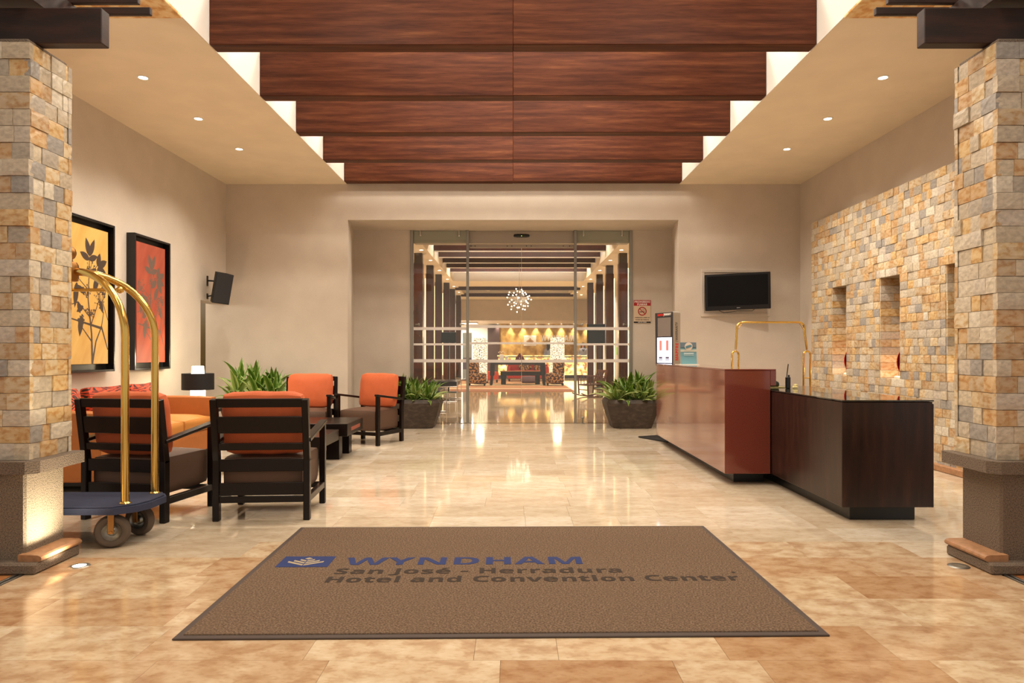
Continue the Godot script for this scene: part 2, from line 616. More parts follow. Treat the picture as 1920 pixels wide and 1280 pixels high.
func unseen_panel(label: String, at: Vector3, w: float, d: float, e: float, group: String):  # area light in a panel that stays out of view
	var t := thing("unseen_light_panel", label, "ceiling light", at, 0.0, group)
	var s := st()
	hb(s, -w / 2, w / 2, -0.04, 0.0, -d / 2, d / 2, 0.006)
	obj("housing", s, M.white, t)
	s = st()
	hb(s, -w / 2 + 0.03, w / 2 - 0.03, -0.046, -0.041, -d / 2 + 0.03, d / 2 - 0.03)
	obj("unseen_panel_lamp", s, glow(C(255, 236, 205), 1.0), t)
	area(Vector3(0, -0.05, 0), Vector3.DOWN, e, Vector2(w - 0.1, d - 0.1), WARM, t)

func unseen_coffer_lights():  # unseen behind the beams, placed to light the upstands and beam faces
	var n := ["first", "second", "third", "fourth", "fifth"]
	for i in 5:
		unseen_panel("long unseen panel on the raised ceiling, placed to light the beams and upstands, in the %s gap between the wood beams" % n[i], V(0, 5.55, 5.35 + 1.165 * i), 3.6, 0.5, 5.0, "unseen panels above the beams")

func unseen_porch_lights():  # out of view above the camera, placed to light mat and near floor
	for d in [1.0, 3.4]:
		for x in [-1.6, 1.6]:
			unseen_panel("square unseen panel over the porch, placed to light the mat and near floor, %s side, %s" % ["left" if x < 0 else "right", "out over the mat" if d < 2 else "close to the stone columns"], V(x, 4.9, d), 1.1, 1.1, 0.9 if d < 2.0 else 2.6, "unseen panels over the porch")

# ================================================================ floor
func build_floor():
	var root := struct_root("floor")
	var s := st()
	hb(s, -4.6, 4.6, -0.2, -0.022, -7.0, 11.64)
	obj("floor_bed", s, M.grout, root)
	var long_tile := st()
	cbox(long_tile, Transform3D(), Vector3(1, 0.02, 0.333), 0.0006)
	var tile_mesh := commit(long_tile)
	var r := RandomNumberGenerator.new()
	r.seed = 12
	var rest := []
	for m in 12: rest.append(null)
	var count := 0
	for row in range(-6, 24):
		var d0 := 4.0 + 0.334 * row
		var near := row < 0
		var lo := -2.64 if near else -4.5
		var hi := 2.64 if near else 4.5
		if d0 > 10.6:
			lo = -2.6
			hi = 2.6
		var x := lo - r.randf() * 0.6
		while x < hi:
			var w: float = 0.668 if r.randf() < 0.78 else 0.334
			var a := maxf(x, lo)
			var b := minf(x + w, hi)
			x += w
			if b - a < 0.03: continue
			var dm := minf(0.333, 11.6 - d0)
			var xf := Transform3D(Basis.from_scale(Vector3(b - a - 0.001, 1, dm / 0.333)), V((a + b) / 2, -0.01, d0 + dm / 2 + 0.001))
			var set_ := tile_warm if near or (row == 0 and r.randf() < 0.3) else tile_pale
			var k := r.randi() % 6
			if row < 21 and count < 300 and d0 > 2.2:
				count += 1
				var o := MeshInstance3D.new()
				o.name = "tile"
				o.mesh = tile_mesh
				o.material_override = set_[k]
				o.transform = xf
				root.add_child(o, true)
			else:
				var q := k if near else k + 6
				if rest[q] == null: rest[q] = st()
				rest[q].append_from(tile_mesh, 0, xf)
	var am := ArrayMesh.new()
	var far_ := []
	for q in 12:
		if rest[q] != null:
			rest[q].commit(am)
			far_.append(tile_warm[q] if q < 6 else tile_pale[q - 6])
	var o := MeshInstance3D.new()
	o.name = "far_tiles"
	o.mesh = am
	for q in far_.size(): o.set_surface_override_material(q, far_[q])
	o.set_meta("kind", "stuff")
	root.add_child(o, true)
	# floor behind the camera and darker paving outside the metal tracks
	s = st()
	hb(s, -2.64, 2.64, -0.03, 0.0, -7.0, 1.99)
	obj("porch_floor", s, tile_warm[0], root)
	for sg in [-1.0, 1.0]:
		s = st()
		hb(s, sg * 2.69, sg * 7.0, -0.05, -0.002, -7.0, 4.4)
		obj("porch_paving", s, M.terra, root)
		s = st()
		for k in [0.0, 0.03]: hb(s, sg * (2.645 + k), sg * (2.66 + k), -0.05, 0.004, -7.0, 3.68, 0.001)
		hb(s, sg * 2.642, sg * 2.692, -0.05, -0.008, -7.0, 3.68)
		obj("metal_track", s, M.steel, root)
	for sg in [-1.0, 1.0]:
		s = st()
		hb(s, sg * 2.64, sg * 4.5, -0.05, -0.001, 4.0, 4.012)
		hb(s, sg * 4.5, sg * 7.0, -0.05, -0.002, 4.4, 5.4)
		obj("paving_edge", s, M.terra, root)

# ================================================================ hall shell
func build_hall():
	var s: SurfaceTool
	# left wall with a doorway by the far corner
	var wl := struct_root("wall_left")
	s = st()
	hb(s, -4.5, -4.75, 0, 4.3, 5.36, 9.83)
	hb(s, -4.5, -4.75, 1.96, 4.3, 9.83, 10.7)
	obj("plaster", s, M.wall, wl)
	# recess for a side corridor behind the doorway
	s = st()
	hb(s, -6.0, -6.2, 0, 2.6, 9.0, 11.0)
	hb(s, -6.0, -4.75, 0, 2.6, 8.9, 9.1)
	hb(s, -6.0, -4.75, 2.3, 2.5, 9.0, 11.0)
	struct("wall_corridor", s, M.wall)
	s = st()
	hb(s, -6.0, -4.6, -0.2, 0.0, 9.0, 11.0)
	struct("floor", s, tile_pale[1])
	omni(V(-5.4, 2.0, 10.0), 0.25)  # added fill light, brightens the side corridor
	var dr := struct_root("door_1")
	s = st()
	hb(s, -6.0, -4.82, 0, 2.1, 10.74, 10.8)
	obj("door_leaf", s, mat(C(92, 76, 36), 0.5), dr)
	s = st()
	cbox(s, T(V(-4.95, 1.0, 10.70)), Vector3(0.12, 0.02, 0.02), 0.004)
	cbox(s, T(V(-4.9, 1.0, 10.72)), Vector3(0.02, 0.02, 0.05), 0.004)
	obj("door_handle", s, M.steel, dr)
	# back wall around the entrance recess
	s = st()
	hb(s, -4.82, -2.591, 0, 5.6, 10.7, 10.95)
	hb(s, 2.591, 4.75, 0, 5.6, 10.7, 10.95)
	hb(s, -2.591, 2.591, 3.28, 5.6, 10.7, 10.95)
	# splayed recess cheeks
	for sg in [-1.0, 1.0]:
		var p := PackedVector2Array([Vector2(sg * 2.592, 10.705), Vector2(sg * 2.71, 11.64), Vector2(sg * 2.9, 11.64), Vector2(sg * 2.9, 10.94), Vector2(sg * 2.6, 10.94)])
		prism(s, p, 0.0, -3.4, Transform3D(Basis(Vector3(1, 0, 0), Vector3(0, 0, -1), Vector3(0, -1, 0)), Vector3.ZERO))
	hb(s, -2.95, 2.95, 3.283, 3.5, 10.94, 11.9)
	# wall beside the glass
	hb(s, -2.95, -1.75, 0, 3.4, 11.64, 11.9)
	hb(s, 2.035, 2.95, 0, 3.4, 11.64, 11.9)
	struct("wall_back", s, M.wall)
	# right wall, plain upper part and far strip (the stone cladding has its own core)
	s = st()
	hb(s, 4.5, 4.8, 3.06, 4.3, 5.36, 10.7)
	hb(s, 4.5, 4.8, 0, 3.06, 9.93, 10.7)
	struct("wall_right", s, M.wall)
	# side ceilings (soffits) with a bright upstand at the coffer
	for sg in [-1.0, 1.0]:
		s = st()
		hb(s, sg * 2.61, sg * 4.8, 3.84, 4.0, 5.36, 10.7)
		struct("ceiling", s, M.ceil)
		s = st()
		hb(s, sg * 2.605, sg * 2.75, 3.842, 5.6, 4.45, 10.7)
		struct("trim_coffer", s, M.fascia)
		# stone-faced header at the mouth of the hall
		var hr := struct_root("trim_header")
		s = st()
		hb(s, sg * 2.635, sg * 4.8, 3.85, 4.9, 4.5, 5.35)
		obj("header_core", s, M.mortar, hr)
		var x := 2.6
		var r := RandomNumberGenerator.new()
		r.seed = 5
		while x < 4.7:
			var w := r.randf_range(0.45, 0.7)
			s = st()
			hb(s, sg * x, sg * (x + w - 0.004), 3.825, 3.85, 4.5, 5.365, 0.005)
			obj("stone_slab", s, M.slabstone, hr)
			x += w
		s = st()
		hb(s, sg * 2.64, sg * 4.8, 3.85, 4.9, 4.47, 4.5, 0.01)
		obj("stone_facing", s, M.slabstone, hr)
	s = st()
	hb(s, -2.75, 2.75, 5.6, 5.75, 4.4, 10.95)
	hb(s, -2.75, 2.75, 5.0, 5.6, 4.4, 4.5)
	hb(s, -7.0, 7.0, 4.92, 5.1, -7.0, 4.4)
	struct("ceiling_raised", s, M.fascia)
	# skirting
	for sg in [-1.0, 1.0]:
		s = st()
		if sg < 0:
			hb(s, -4.5, -4.485, 0, 0.09, 5.37, 9.82, 0.003)
		hb(s, sg * 2.6, sg * 4.48, 0, 0.09, 10.685, 10.7, 0.003)
		struct("baseboard_%s" % ("left" if sg < 0 else "right"), s, M.sandstone)

func build_beams():
	var n := ["nearest, largest red-brown wood beam, its top cut off by the frame", "second red-brown wood beam from the front", "third red-brown wood beam, the middle one of five", "fourth red-brown wood beam from the front", "farthest and smallest red-brown wood beam, against the back wall"]
	for i in 5:
		var d := 5.85 + 1.165 * i
		var t := thing("ceiling_beam", n[i] + " across the hall ceiling", "beam", V(0, 3.84, d + 0.075), 0.0, "red-brown beams of the hall ceiling")
		for k in 2:
			var s := st()
			cbox(s, T(Vector3(-1.301 if k == 0 else 1.301, 0.25 + (0.0 if k else -0.003), 0)), Vector3(2.602, 0.5, 0.15), 0.006)
			var m: StandardMaterial3D = M.beam.duplicate()
			m.uv1_offset = Vector3(0.31 * i + 0.5 * k, 0.27 * i + 0.11 * k, 0.4)
			obj("board", s, m, t)
	# porch timbers on the stone columns: a beam, a joist across it and slats on top
	for sg in [-1.0, 1.0]:
		var side := "left" if sg < 0 else "right"
		var t := thing("porch_pergola", "dark timber beam, joist and slats resting on the %s stone column" % side, "pergola", V(sg * 2.86, 2.945, 3.8875), 0.0, "dark timbers above the columns")
		var L := Transform3D(Basis(), -t.position)
		var s := st()
		cbox(s, L * T(V(sg * 3.32, 3.045, 3.8875)), Vector3(2.0, 0.2, 0.075), 0.004)
		obj("beam", s, M.timber, t)
		s = st()
		cbox(s, L * T(V(sg * 2.86, 3.266, 3.7)), Vector3(0.3, 0.16, 1.36), 0.006)
		obj("joist", s, M.timber, t)
		for k in 7:
			s = st()
			cbox(s, L * T(V(sg * 3.405, 3.371, 4.35 - 0.14 * k)), Vector3(2.2, 0.048, 0.03), 0.004)
			obj("slat", s, M.timber, t)

# ================================================================ stone
var stone_mesh := []
func stone_shapes():
	var r := RandomNumberGenerator.new()
	r.seed = 77
	for v in 7:
		var s := st()
		var n := 4
		var g := []
		for i in n + 1:
			var row := []
			for j in n + 1:
				var e: bool = i == 0 or j == 0 or i == n or j == n
				var u := (float(i) / n - 0.5)
				var w := (float(j) / n - 0.5)
				if not e:
					u += r.randf_range(-0.05, 0.05)
					w += r.randf_range(-0.05, 0.05)
				row.append(Vector3(u * 0.994, w * 0.988, (0.93 if e else 1.0) + r.randf_range(-0.05, 0.04)))
			g.append(row)
		for i in n:
			for j in n:
				quad(s, g[i][j], g[i + 1][j], g[i + 1][j + 1], g[i][j + 1], Vector3(0, 0, 1))
		for i in n:
			for e in 4:
				var a: Vector3
				var b: Vector3
				var o: Vector3
				if e == 0: a = g[i][0]; b = g[i + 1][0]; o = Vector3(0, -1, 0)
				elif e == 1: a = g[i][n]; b = g[i + 1][n]; o = Vector3(0, 1, 0)
				elif e == 2: a = g[0][i]; b = g[0][i + 1]; o = Vector3(-1, 0, 0)
				else: a = g[n][i]; b = g[n][i + 1]; o = Vector3(1, 0, 0)
				var a2 := Vector3(clampf(a.x * 1.005, -0.5, 0.5), clampf(a.y * 1.01, -0.5, 0.5), 0)
				var b2 := Vector3(clampf(b.x * 1.005, -0.5, 0.5), clampf(b.y * 1.01, -0.5, 0.5), 0)
				quad(s, a, b, b2, a2, o)
		stone_mesh.append(commit(s))

# lay stones on a face. o: lower corner, u: direction along, nrm: outward; rows from 0 to height; gaps: [u0,u1,y0,y1]
func lay(list: Array, o: Vector3, u: Vector3, nrm: Vector3, length: float, height: float, row_h: float, w0: float, w1: float, gaps: Array, r: RandomNumberGenerator, extra := 0.0):
	var rows := int(round(height / row_h))
	for k in rows:
		var y := k * row_h
		var cuts := [[0.0, length]]
		for g in gaps:
			if y + row_h * 0.5 > g[2] and y + row_h * 0.5 < g[3]:
				var nc := []
				for c in cuts:
					if g[1] <= c[0] or g[0] >= c[1]: nc.append(c)
					else:
						if g[0] > c[0] + 0.01: nc.append([c[0], g[0]])
						if g[1] < c[1] - 0.01: nc.append([g[1], c[1]])
				cuts = nc
		for c in cuts:
			var x: float = c[0]
			while x < c[1] - 0.001:
				var w := r.randf_range(w0, w1)
				if x + w > c[1] - w0 * 0.75: w = c[1] - x
				if w > w1 * 1.3: w *= 0.5
				var dep := r.randf_range(0.026, 0.036) + extra
				if r.randf() < 0.12: dep += 0.006
				var hh := row_h - r.randf_range(0.0005, 0.0025)
				var hand := 1.0 if u.cross(Vector3.UP).dot(nrm) > 0 else -1.0
				var bb := Basis(u * hand * (w - r.randf_range(0.0005, 0.002)), Vector3.UP * hh, nrm * dep)
				var flip := r.randi() % 4
				if flip & 1: bb.y = -bb.y; bb.x = -bb.x
				var p := o + u * (x + w / 2) + Vector3.UP * (y + row_h / 2)
				list.append([Transform3D(bb, p), r.randi() % stone_mesh.size(), r.randi() % stone_mats.size(), p])
				x += w

func set_stones(parent: Node, list: Array, singles: int, score: Callable, rest_name: String):
	var order := list.duplicate()
	order.sort_custom(func(a, b): return score.call(a) > score.call(b))
	var rest := {}
	for i in order.size():
		var e = order[i]
		if i < singles:
			var o := MeshInstance3D.new()
			o.name = "stone"
			o.mesh = stone_mesh[e[1]]
			o.material_override = stone_mats[e[2]]
			o.transform = e[0]
			parent.add_child(o, true)
		else:
			if not rest.has(e[2]): rest[e[2]] = [PackedVector3Array(), PackedVector3Array()]
			var vs: PackedVector3Array = e[0] * (stone_mesh[e[1]].surface_get_arrays(0)[Mesh.ARRAY_VERTEX] as PackedVector3Array)
			var ns := PackedVector3Array()
			for q in range(0, vs.size(), 3):
				var nn := (vs[q] - vs[q + 2]).cross(vs[q] - vs[q + 1]).normalized()
				ns.append(nn)
				ns.append(nn)
				ns.append(nn)
			rest[e[2]][0].append_array(vs)
			rest[e[2]][1].append_array(ns)
	if rest.is_empty(): return
	var am := ArrayMesh.new()
	var ms := []
	for k in rest:
		var arr := []
		arr.resize(Mesh.ARRAY_MAX)
		arr[Mesh.ARRAY_VERTEX] = rest[k][0]
		arr[Mesh.ARRAY_NORMAL] = rest[k][1]
		am.add_surface_from_arrays(Mesh.PRIMITIVE_TRIANGLES, arr)
		ms.append(stone_mats[k])
	var q := MeshInstance3D.new()
	q.name = rest_name
	q.mesh = am
	for i in ms.size(): q.set_surface_override_material(i, ms[i])
	q.set_meta("kind", "stuff")
	parent.add_child(q, true)

func build_columns():
	stone_shapes()
	for sg in [-1.0, 1.0]:
		var side := "left" if sg < 0 else "right"
		var t := thing("stone_column", "square column of split tan and grey stone on a rough pier at the %s edge of the photo" % side, "column", V(sg * 2.86, 0, 3.94), 0.0, "stone-clad entrance columns")
		var L := Transform3D(Basis(), -t.position)
		var s := st()
		cbox(s, L * T(V(sg * 2.8575, 0.27, 3.92)), Vector3(0.347, 0.54, 0.33), 0.012)
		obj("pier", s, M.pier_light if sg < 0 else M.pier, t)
		s = st()
		cbox(s, L * T(V(sg * 2.80, 0.03, 3.875)), Vector3(0.44, 0.06, 0.39), 0.01)
		obj("footing", s, M.pier, t)
		# bullnose sandstone ledge along the inner side
		s = st()
		var prof := PackedVector2Array()
		for a in arc(Vector3(2.60, 0.077, 0), Vector3(-0.03, 0, 0), Vector3(0, 0.019, 0), -PI / 2, PI / 2, 6):
			prof.append(Vector2(sg * a.x, a.y))
		prof.append(Vector2(sg * 2.70, 0.098))
		prof.append(Vector2(sg * 2.70, 0.058))
		prism(s, prof, -3.72, -4.07, L)
		obj("ledge", s, M.sandstone, t)
		# capital slab with clipped corners
		s = st()
		var c := 0.05
		var a0: float = 2.605
		var a1: float = 3.12
		var pl := PackedVector2Array([Vector2(sg * a0, 3.71 + c), Vector2(sg * (a0 + c), 3.71), Vector2(sg * (a1 - c), 3.71), Vector2(sg * a1, 3.71 + c), Vector2(sg * a1, 4.17), Vector2(sg * (a0 + 0.02), 4.17), Vector2(sg * a0, 4.15)])
		prism(s, pl, -0.537, -0.605, L * Transform3D(Basis(Vector3(1, 0, 0), Vector3(0, 0, -1), Vector3(0, -1, 0)), Vector3.ZERO))
		obj("capital_slab", s, M.pier, t)
		s = st()
		cbox(s, L * T(V(sg * 2.8575, 1.77, 3.96)), Vector3(0.30, 2.34, 0.30), 0.0)
		obj("core", s, M.mortar, t)
		s = st()
		cbox(s, L * T(V(sg * 2.8575, 2.93, 3.9575)), Vector3(0.33, 0.03, 0.33), 0.006)
		obj("cap", s, M.pier, t)
		var list := []
		var r := RandomNumberGenerator.new()
		r.seed = 300 + int(sg)
		var h := 2.315
		lay(list, L * V(sg * 2.675, 0.605, 3.808), Vector3(sg, 0, 0), Vector3(0, 0, 1), 0.365, h, 0.0926, 0.08, 0.19, [], r)
		lay(list, L * V(sg * 2.7075, 0.605, 3.782), Vector3(0, 0, -1), Vector3(-sg, 0, 0), 0.358, h, 0.0926, 0.07, 0.15, [], r)
		var n := list.size()
		lay(list, L * V(sg * 2.675, 0.605, 4.108), Vector3(sg, 0, 0), Vector3(0, 0, -1), 0.365, h, 0.0926, 0.1, 0.19, [], r)
		lay(list, L * V(sg * 3.0075, 0.605, 3.782), Vector3(0, 0, -1), Vector3(sg, 0, 0), 0.358, h, 0.0926, 0.1, 0.19, [], r)
		for i in list.size(): list[i].append(list.size() - i)
		set_stones(t, list, mini(n, 298), column_score, "hidden_side_stones")

func wall_score(e) -> float:
	var p: Vector3 = e[3]
	var d := -p.z
	var hid := p.x / d * 1280.0 > 832.0 or p.y < 1.2 - 0.065 * d
	var b: Basis = e[0].basis
	var facing := absf(b.z.normalized().dot(p.normalized()))
	return (0.0 if hid else 1.0) * b.x.length() * facing / (d * d) + 0.00001 / d

func column_score(e) -> float:
	return e[4]

func build_stone_wall():
	var root := struct_root("wall_stone")
	var NI := [[8.89, 9.31], [7.655, 8.09], [6.41, 6.85]]
	var y0 := 0.905
	var y1 := 2.0815
	var s := st()
	hb(s, 4.70, 4.8, 0, 3.06, 5.45, 9.93)
	hb(s, 4.37, 4.70, 0, y0, 5.45, 9.93)
	hb(s, 4.37, 4.70, y1, 3.06, 5.45, 9.93)
	var seg := [[5.45, 6.41], [6.85, 7.655], [8.09, 8.89], [9.31, 9.93]]
	for g in seg: hb(s, 4.37, 4.70, y0, y1, g[0], g[1])
	obj("wall_core", s, M.mortar, root)
	s = st()
	hb(s, 4.30, 4.37, 0, 0.07, 5.45, 9.93, 0.01)
	obj("skirting", s, M.sandstone, root)
	var list := []
	var r := RandomNumberGenerator.new()
	r.seed = 99
	var gaps := []
	for g in NI: gaps.append([g[0] - 5.45, g[1] - 5.45, y0 - 0.01, y1 - 0.005])
	lay(list, V(4.37, 0.0, 5.45), Vector3(0, 0, -1), Vector3(-1, 0, 0), 4.48, 3.077, 0.0905, 0.075, 0.15, gaps, r)
	for g in NI:
		# far jamb (faces the camera), near jamb and back of each niche
		lay(list, V(4.345, y0, g[1] - 0.002), Vector3(1, 0, 0), Vector3(0, 0, 1), 0.35, y1 - y0, 0.0905, 0.12, 0.35, [], r, -0.014)
		lay(list, V(4.345, y0, g[0] + 0.002), Vector3(1, 0, 0), Vector3(0, 0, -1), 0.35, y1 - y0, 0.0905, 0.12, 0.35, [], r, -0.014)
		lay(list, V(4.70, y0, g[0]), Vector3(0, 0, -1), Vector3(-1, 0, 0), g[1] - g[0], y1 - y0, 0.0905, 0.12, 0.3, [], r, -0.014)
	set_stones(root, list, 300, wall_score, "small_stones")
	# small uplight set in the sill of each niche
	var w := ["far", "middle", "near"]
	for i in 3:
		var g: Array = NI[i]
		var t := thing("niche_light", "small glowing strip light on the sill of the %s wall niche" % w[i], "light", V(4.5, y0, (g[0] + g[1]) / 2), 0.0, "lights in the stone niches")
		s = st()
		cbox(s, T(Vector3(0, 0.008, 0)), Vector3(0.05, 0.016, 0.3), 0.003)
		obj("housing", s, M.white, t)
		s = st()
		cbox(s, T(Vector3(0, 0.019, 0)), Vector3(0.036, 0.006, 0.28), 0.002)
		obj("lamp_strip", s, glow(C(255, 222, 160), 1.6), t)
		omni(Vector3(-0.03, 0.05, 0.05), 0.022, C(255, 228, 180), 0.015, t)

# ================================================================ entrance
func build_entrance():
	var D := 11.64
	var root := struct_root("door_2")
	var s: SurfaceTool
	for x in [-1.723, 2.005]:
		s = st()
		cbox(s, T(V(x, 1.641, D)), Vector3(0.05, 3.282, 0.06), 0.004)
		obj("post", s, M.steel, root)
	for x in [-0.773, 1.06]:
		s = st()
		cbox(s, T(V(x, 1.641, D - 0.02)), Vector3(0.045, 3.282, 0.05), 0.004)
		obj("post", s, M.steel, root)
	s = st()
	hb(s, -1.70, 1.98, 3.07, 3.282, D + 0.04, D + 0.2, 0.006)
	obj("header", s, M.alu, root)
	for e in [[-1.697, -0.797], [1.084, 1.98]]:
		s = st()
		hb(s, e[0], e[1], 3.075, 3.278, D + 0.012, D + 0.03, 0.003)
		obj("side_header", s, mat(C(150, 150, 132), 0.35), root)
	s = st()
	hb(s, -0.75, 1.04, 2.995, 3.055, D + 0.05, D + 0.09, 0.004)
	obj("door_rail", s, M.alu, root)
	s = st()
	for x in [-0.72, -0.65, -0.1, -0.02, 0.23, 0.31, 0.86, 0.97]:
		lathe(s, disc_y(0.009, 0, 0.006), 8, Transform3D(Basis(Vector3(1, 0, 0), Vector3(0, 0, 1), Vector3(0, -1, 0)), V(x, 3.025, D + 0.05)))
	obj("screws", s, M.black, root)
	# fixed glass at the sides, two sliding leaves in the middle
	var panes := [[-1.697, -0.797, D, 3.28], [1.084, 1.98, D, 3.28], [-0.75, 0.143, D + 0.07, 2.995], [0.147, 1.04, D + 0.07, 2.995]]
	for i in 4:
		var p: Array = panes[i]
		s = st()
		quad(s, V(p[0], 0.015, p[2]), V(p[1], 0.015, p[2]), V(p[1], p[3], p[2]), V(p[0], p[3], p[2]), Vector3(0, 0, 1))
		obj("glass_pane", s, M.glass, root)
		# frosted white bands
		var bands := [[1.585, 1.635], [1.325, 1.36], [1.035, 1.09]] if i < 2 else [[1.625, 1.67], [1.345, 1.38], [1.03, 1.08]]
		for b in bands:
			s = st()
			hb(s, p[0] + 0.002, p[1] - 0.002, b[0], b[1], p[2] - 0.003, p[2] - 0.001)
			obj("frosted_band", s, M.film, root)
	s = st()
	hb(s, 0.1425, 0.1475, 0.015, 2.995, D + 0.062, D + 0.078)
	obj("glass_edge", s, mat(C(226, 196, 140), 0.3), root)
	# upper clamps and mid stand-off fittings
	for x in [-1.58, -0.92, 1.2, 1.86]:
		s = st()
		lathe(s, [[0.0, 0.0], [0.022, 0.0], [0.022, 0.012], [0.014, 0.02], [0.0, 0.02]], 12, Transform3D(Basis(Vector3(1, 0, 0), Vector3(0, 0, 1), Vector3(0, -1, 0)), V(x, 3.2, D - 0.004)))
		hb(s, x - 0.012, x + 0.012, 3.2, 3.28, D - 0.014, D - 0.004, 0.002)
		obj("glass_clamp", s, M.chrome, root)
	for e in [[-1.66, 1.0], [-0.83, -1.0], [1.11, 1.0], [1.94, -1.0]]:
		s = st()
		tube(s, [V(e[0], 1.68, D - 0.03), V(e[0] + 0.06 * e[1], 1.68, D - 0.05)], 0.01, 8)
		lathe(s, disc_y(0.022, 0, 0.025), 12, Transform3D(Basis(Vector3(0, 0, 1), Vector3(1, 0, 0), Vector3(0, 1, 0)), V(e[0] + 0.06 * e[1] - 0.012, 1.68, D - 0.05)))
		obj("stand_off", s, M.steel, root)
	for x in [-0.9, 1.18]:
		s = st()
		lathe(s, [[0.0, 0.0], [0.05, 0.0], [0.05, 0.008], [0.012, 0.012], [0.012, 0.07], [0.024, 0.085], [0.024, 0.105], [0.0, 0.12]], 12, T(V(x, 0.0, D - 0.06)))
		obj("floor_bolt", s, M.steel, root)
	# movement sensor on the header
	var t := thing("door_sensor", "black pill-shaped door sensor with a green dot above the glass doors", "sensor", V(0.145, 3.2, D + 0.035))
	s = st()
	pillow(s, T(Vector3(0, 0, 0)), Vector3(0.275, 0.06, 0.06), 0.029, Vector3.ZERO, 6)
	obj("housing", s, M.black, t)
	s = st()
	lathe(s, disc_y(0.007, 0, 0.004), 8, Transform3D(Basis(Vector3(1, 0, 0), Vector3(0, 0, 1), Vector3(0, -1, 0)), Vector3(0, -0.008, 0.03)))
	obj("indicator_light", s, glow(C(150, 220, 40), 1.0), t)
	# recessed downlights of the side ceilings
	var w := ["first", "second", "third"]
	for sg in [-1.0, 1.0]:
		for i in 3:
			downlight("%s recessed downlight from the front in the %s side ceiling" % [w[i], "left" if sg < 0 else "right"], V(sg * 3.55, 3.84, 6.55 + 1.15 * i), 1.9, 62.0, "recessed downlights of the hall", 0.042)
	# floor uplights by the columns
	for sg in [-1.0, 1.0]:
		var lit: bool = sg < 0
		var u := thing("floor_uplight", "round steel floor light %s beside the %s column base" % ["glowing white" if lit else "switched off", "left" if lit else "right"], "floor light", V(-2.44 if lit else 2.507, 0, 3.84))
		s = st()
		lathe(s, [[0.034, 0.004], [0.05, 0.004], [0.056, 0.0], [0.056, -0.02]].duplicate(), 24)
		obj("ring", s, M.steel, u)
		s = st()
		lathe(s, disc_y(0.035, -0.004, 0.003), 20)
		obj("lens_lamp", s, glow(C(255, 244, 220), 8.0) if lit else mat(C(120, 112, 98), 0.2), u)
		if lit: spot(Vector3(0, 0.02, 0), Vector3(-0.24, 0.5, -0.02), 0.8, 58.0, C(255, 238, 205), 0.03, 1.0, u)

func downlight(label: String, at: Vector3, e: float, ang: float, group: String, r := 0.05):
	var t := thing("downlight", label, "ceiling light", at, 0.0, group)
	var s := st()
	lathe(s, [[r * 1.35, -0.001], [r * 1.35, -0.004], [r * 1.0, -0.006], [r * 0.95, 0.0]], 20)
	obj("trim_ring", s, M.white, t)
	s = st()
	lathe(s, disc_y(r * 0.9, -0.004, -0.001), 18)
	obj("lamp_lens", s, glow(C(255, 240, 212), 9.0), t)
	spot(Vector3(0, -0.02, 0), Vector3.DOWN, e, ang, WARM, 0.04, 1.0, t)

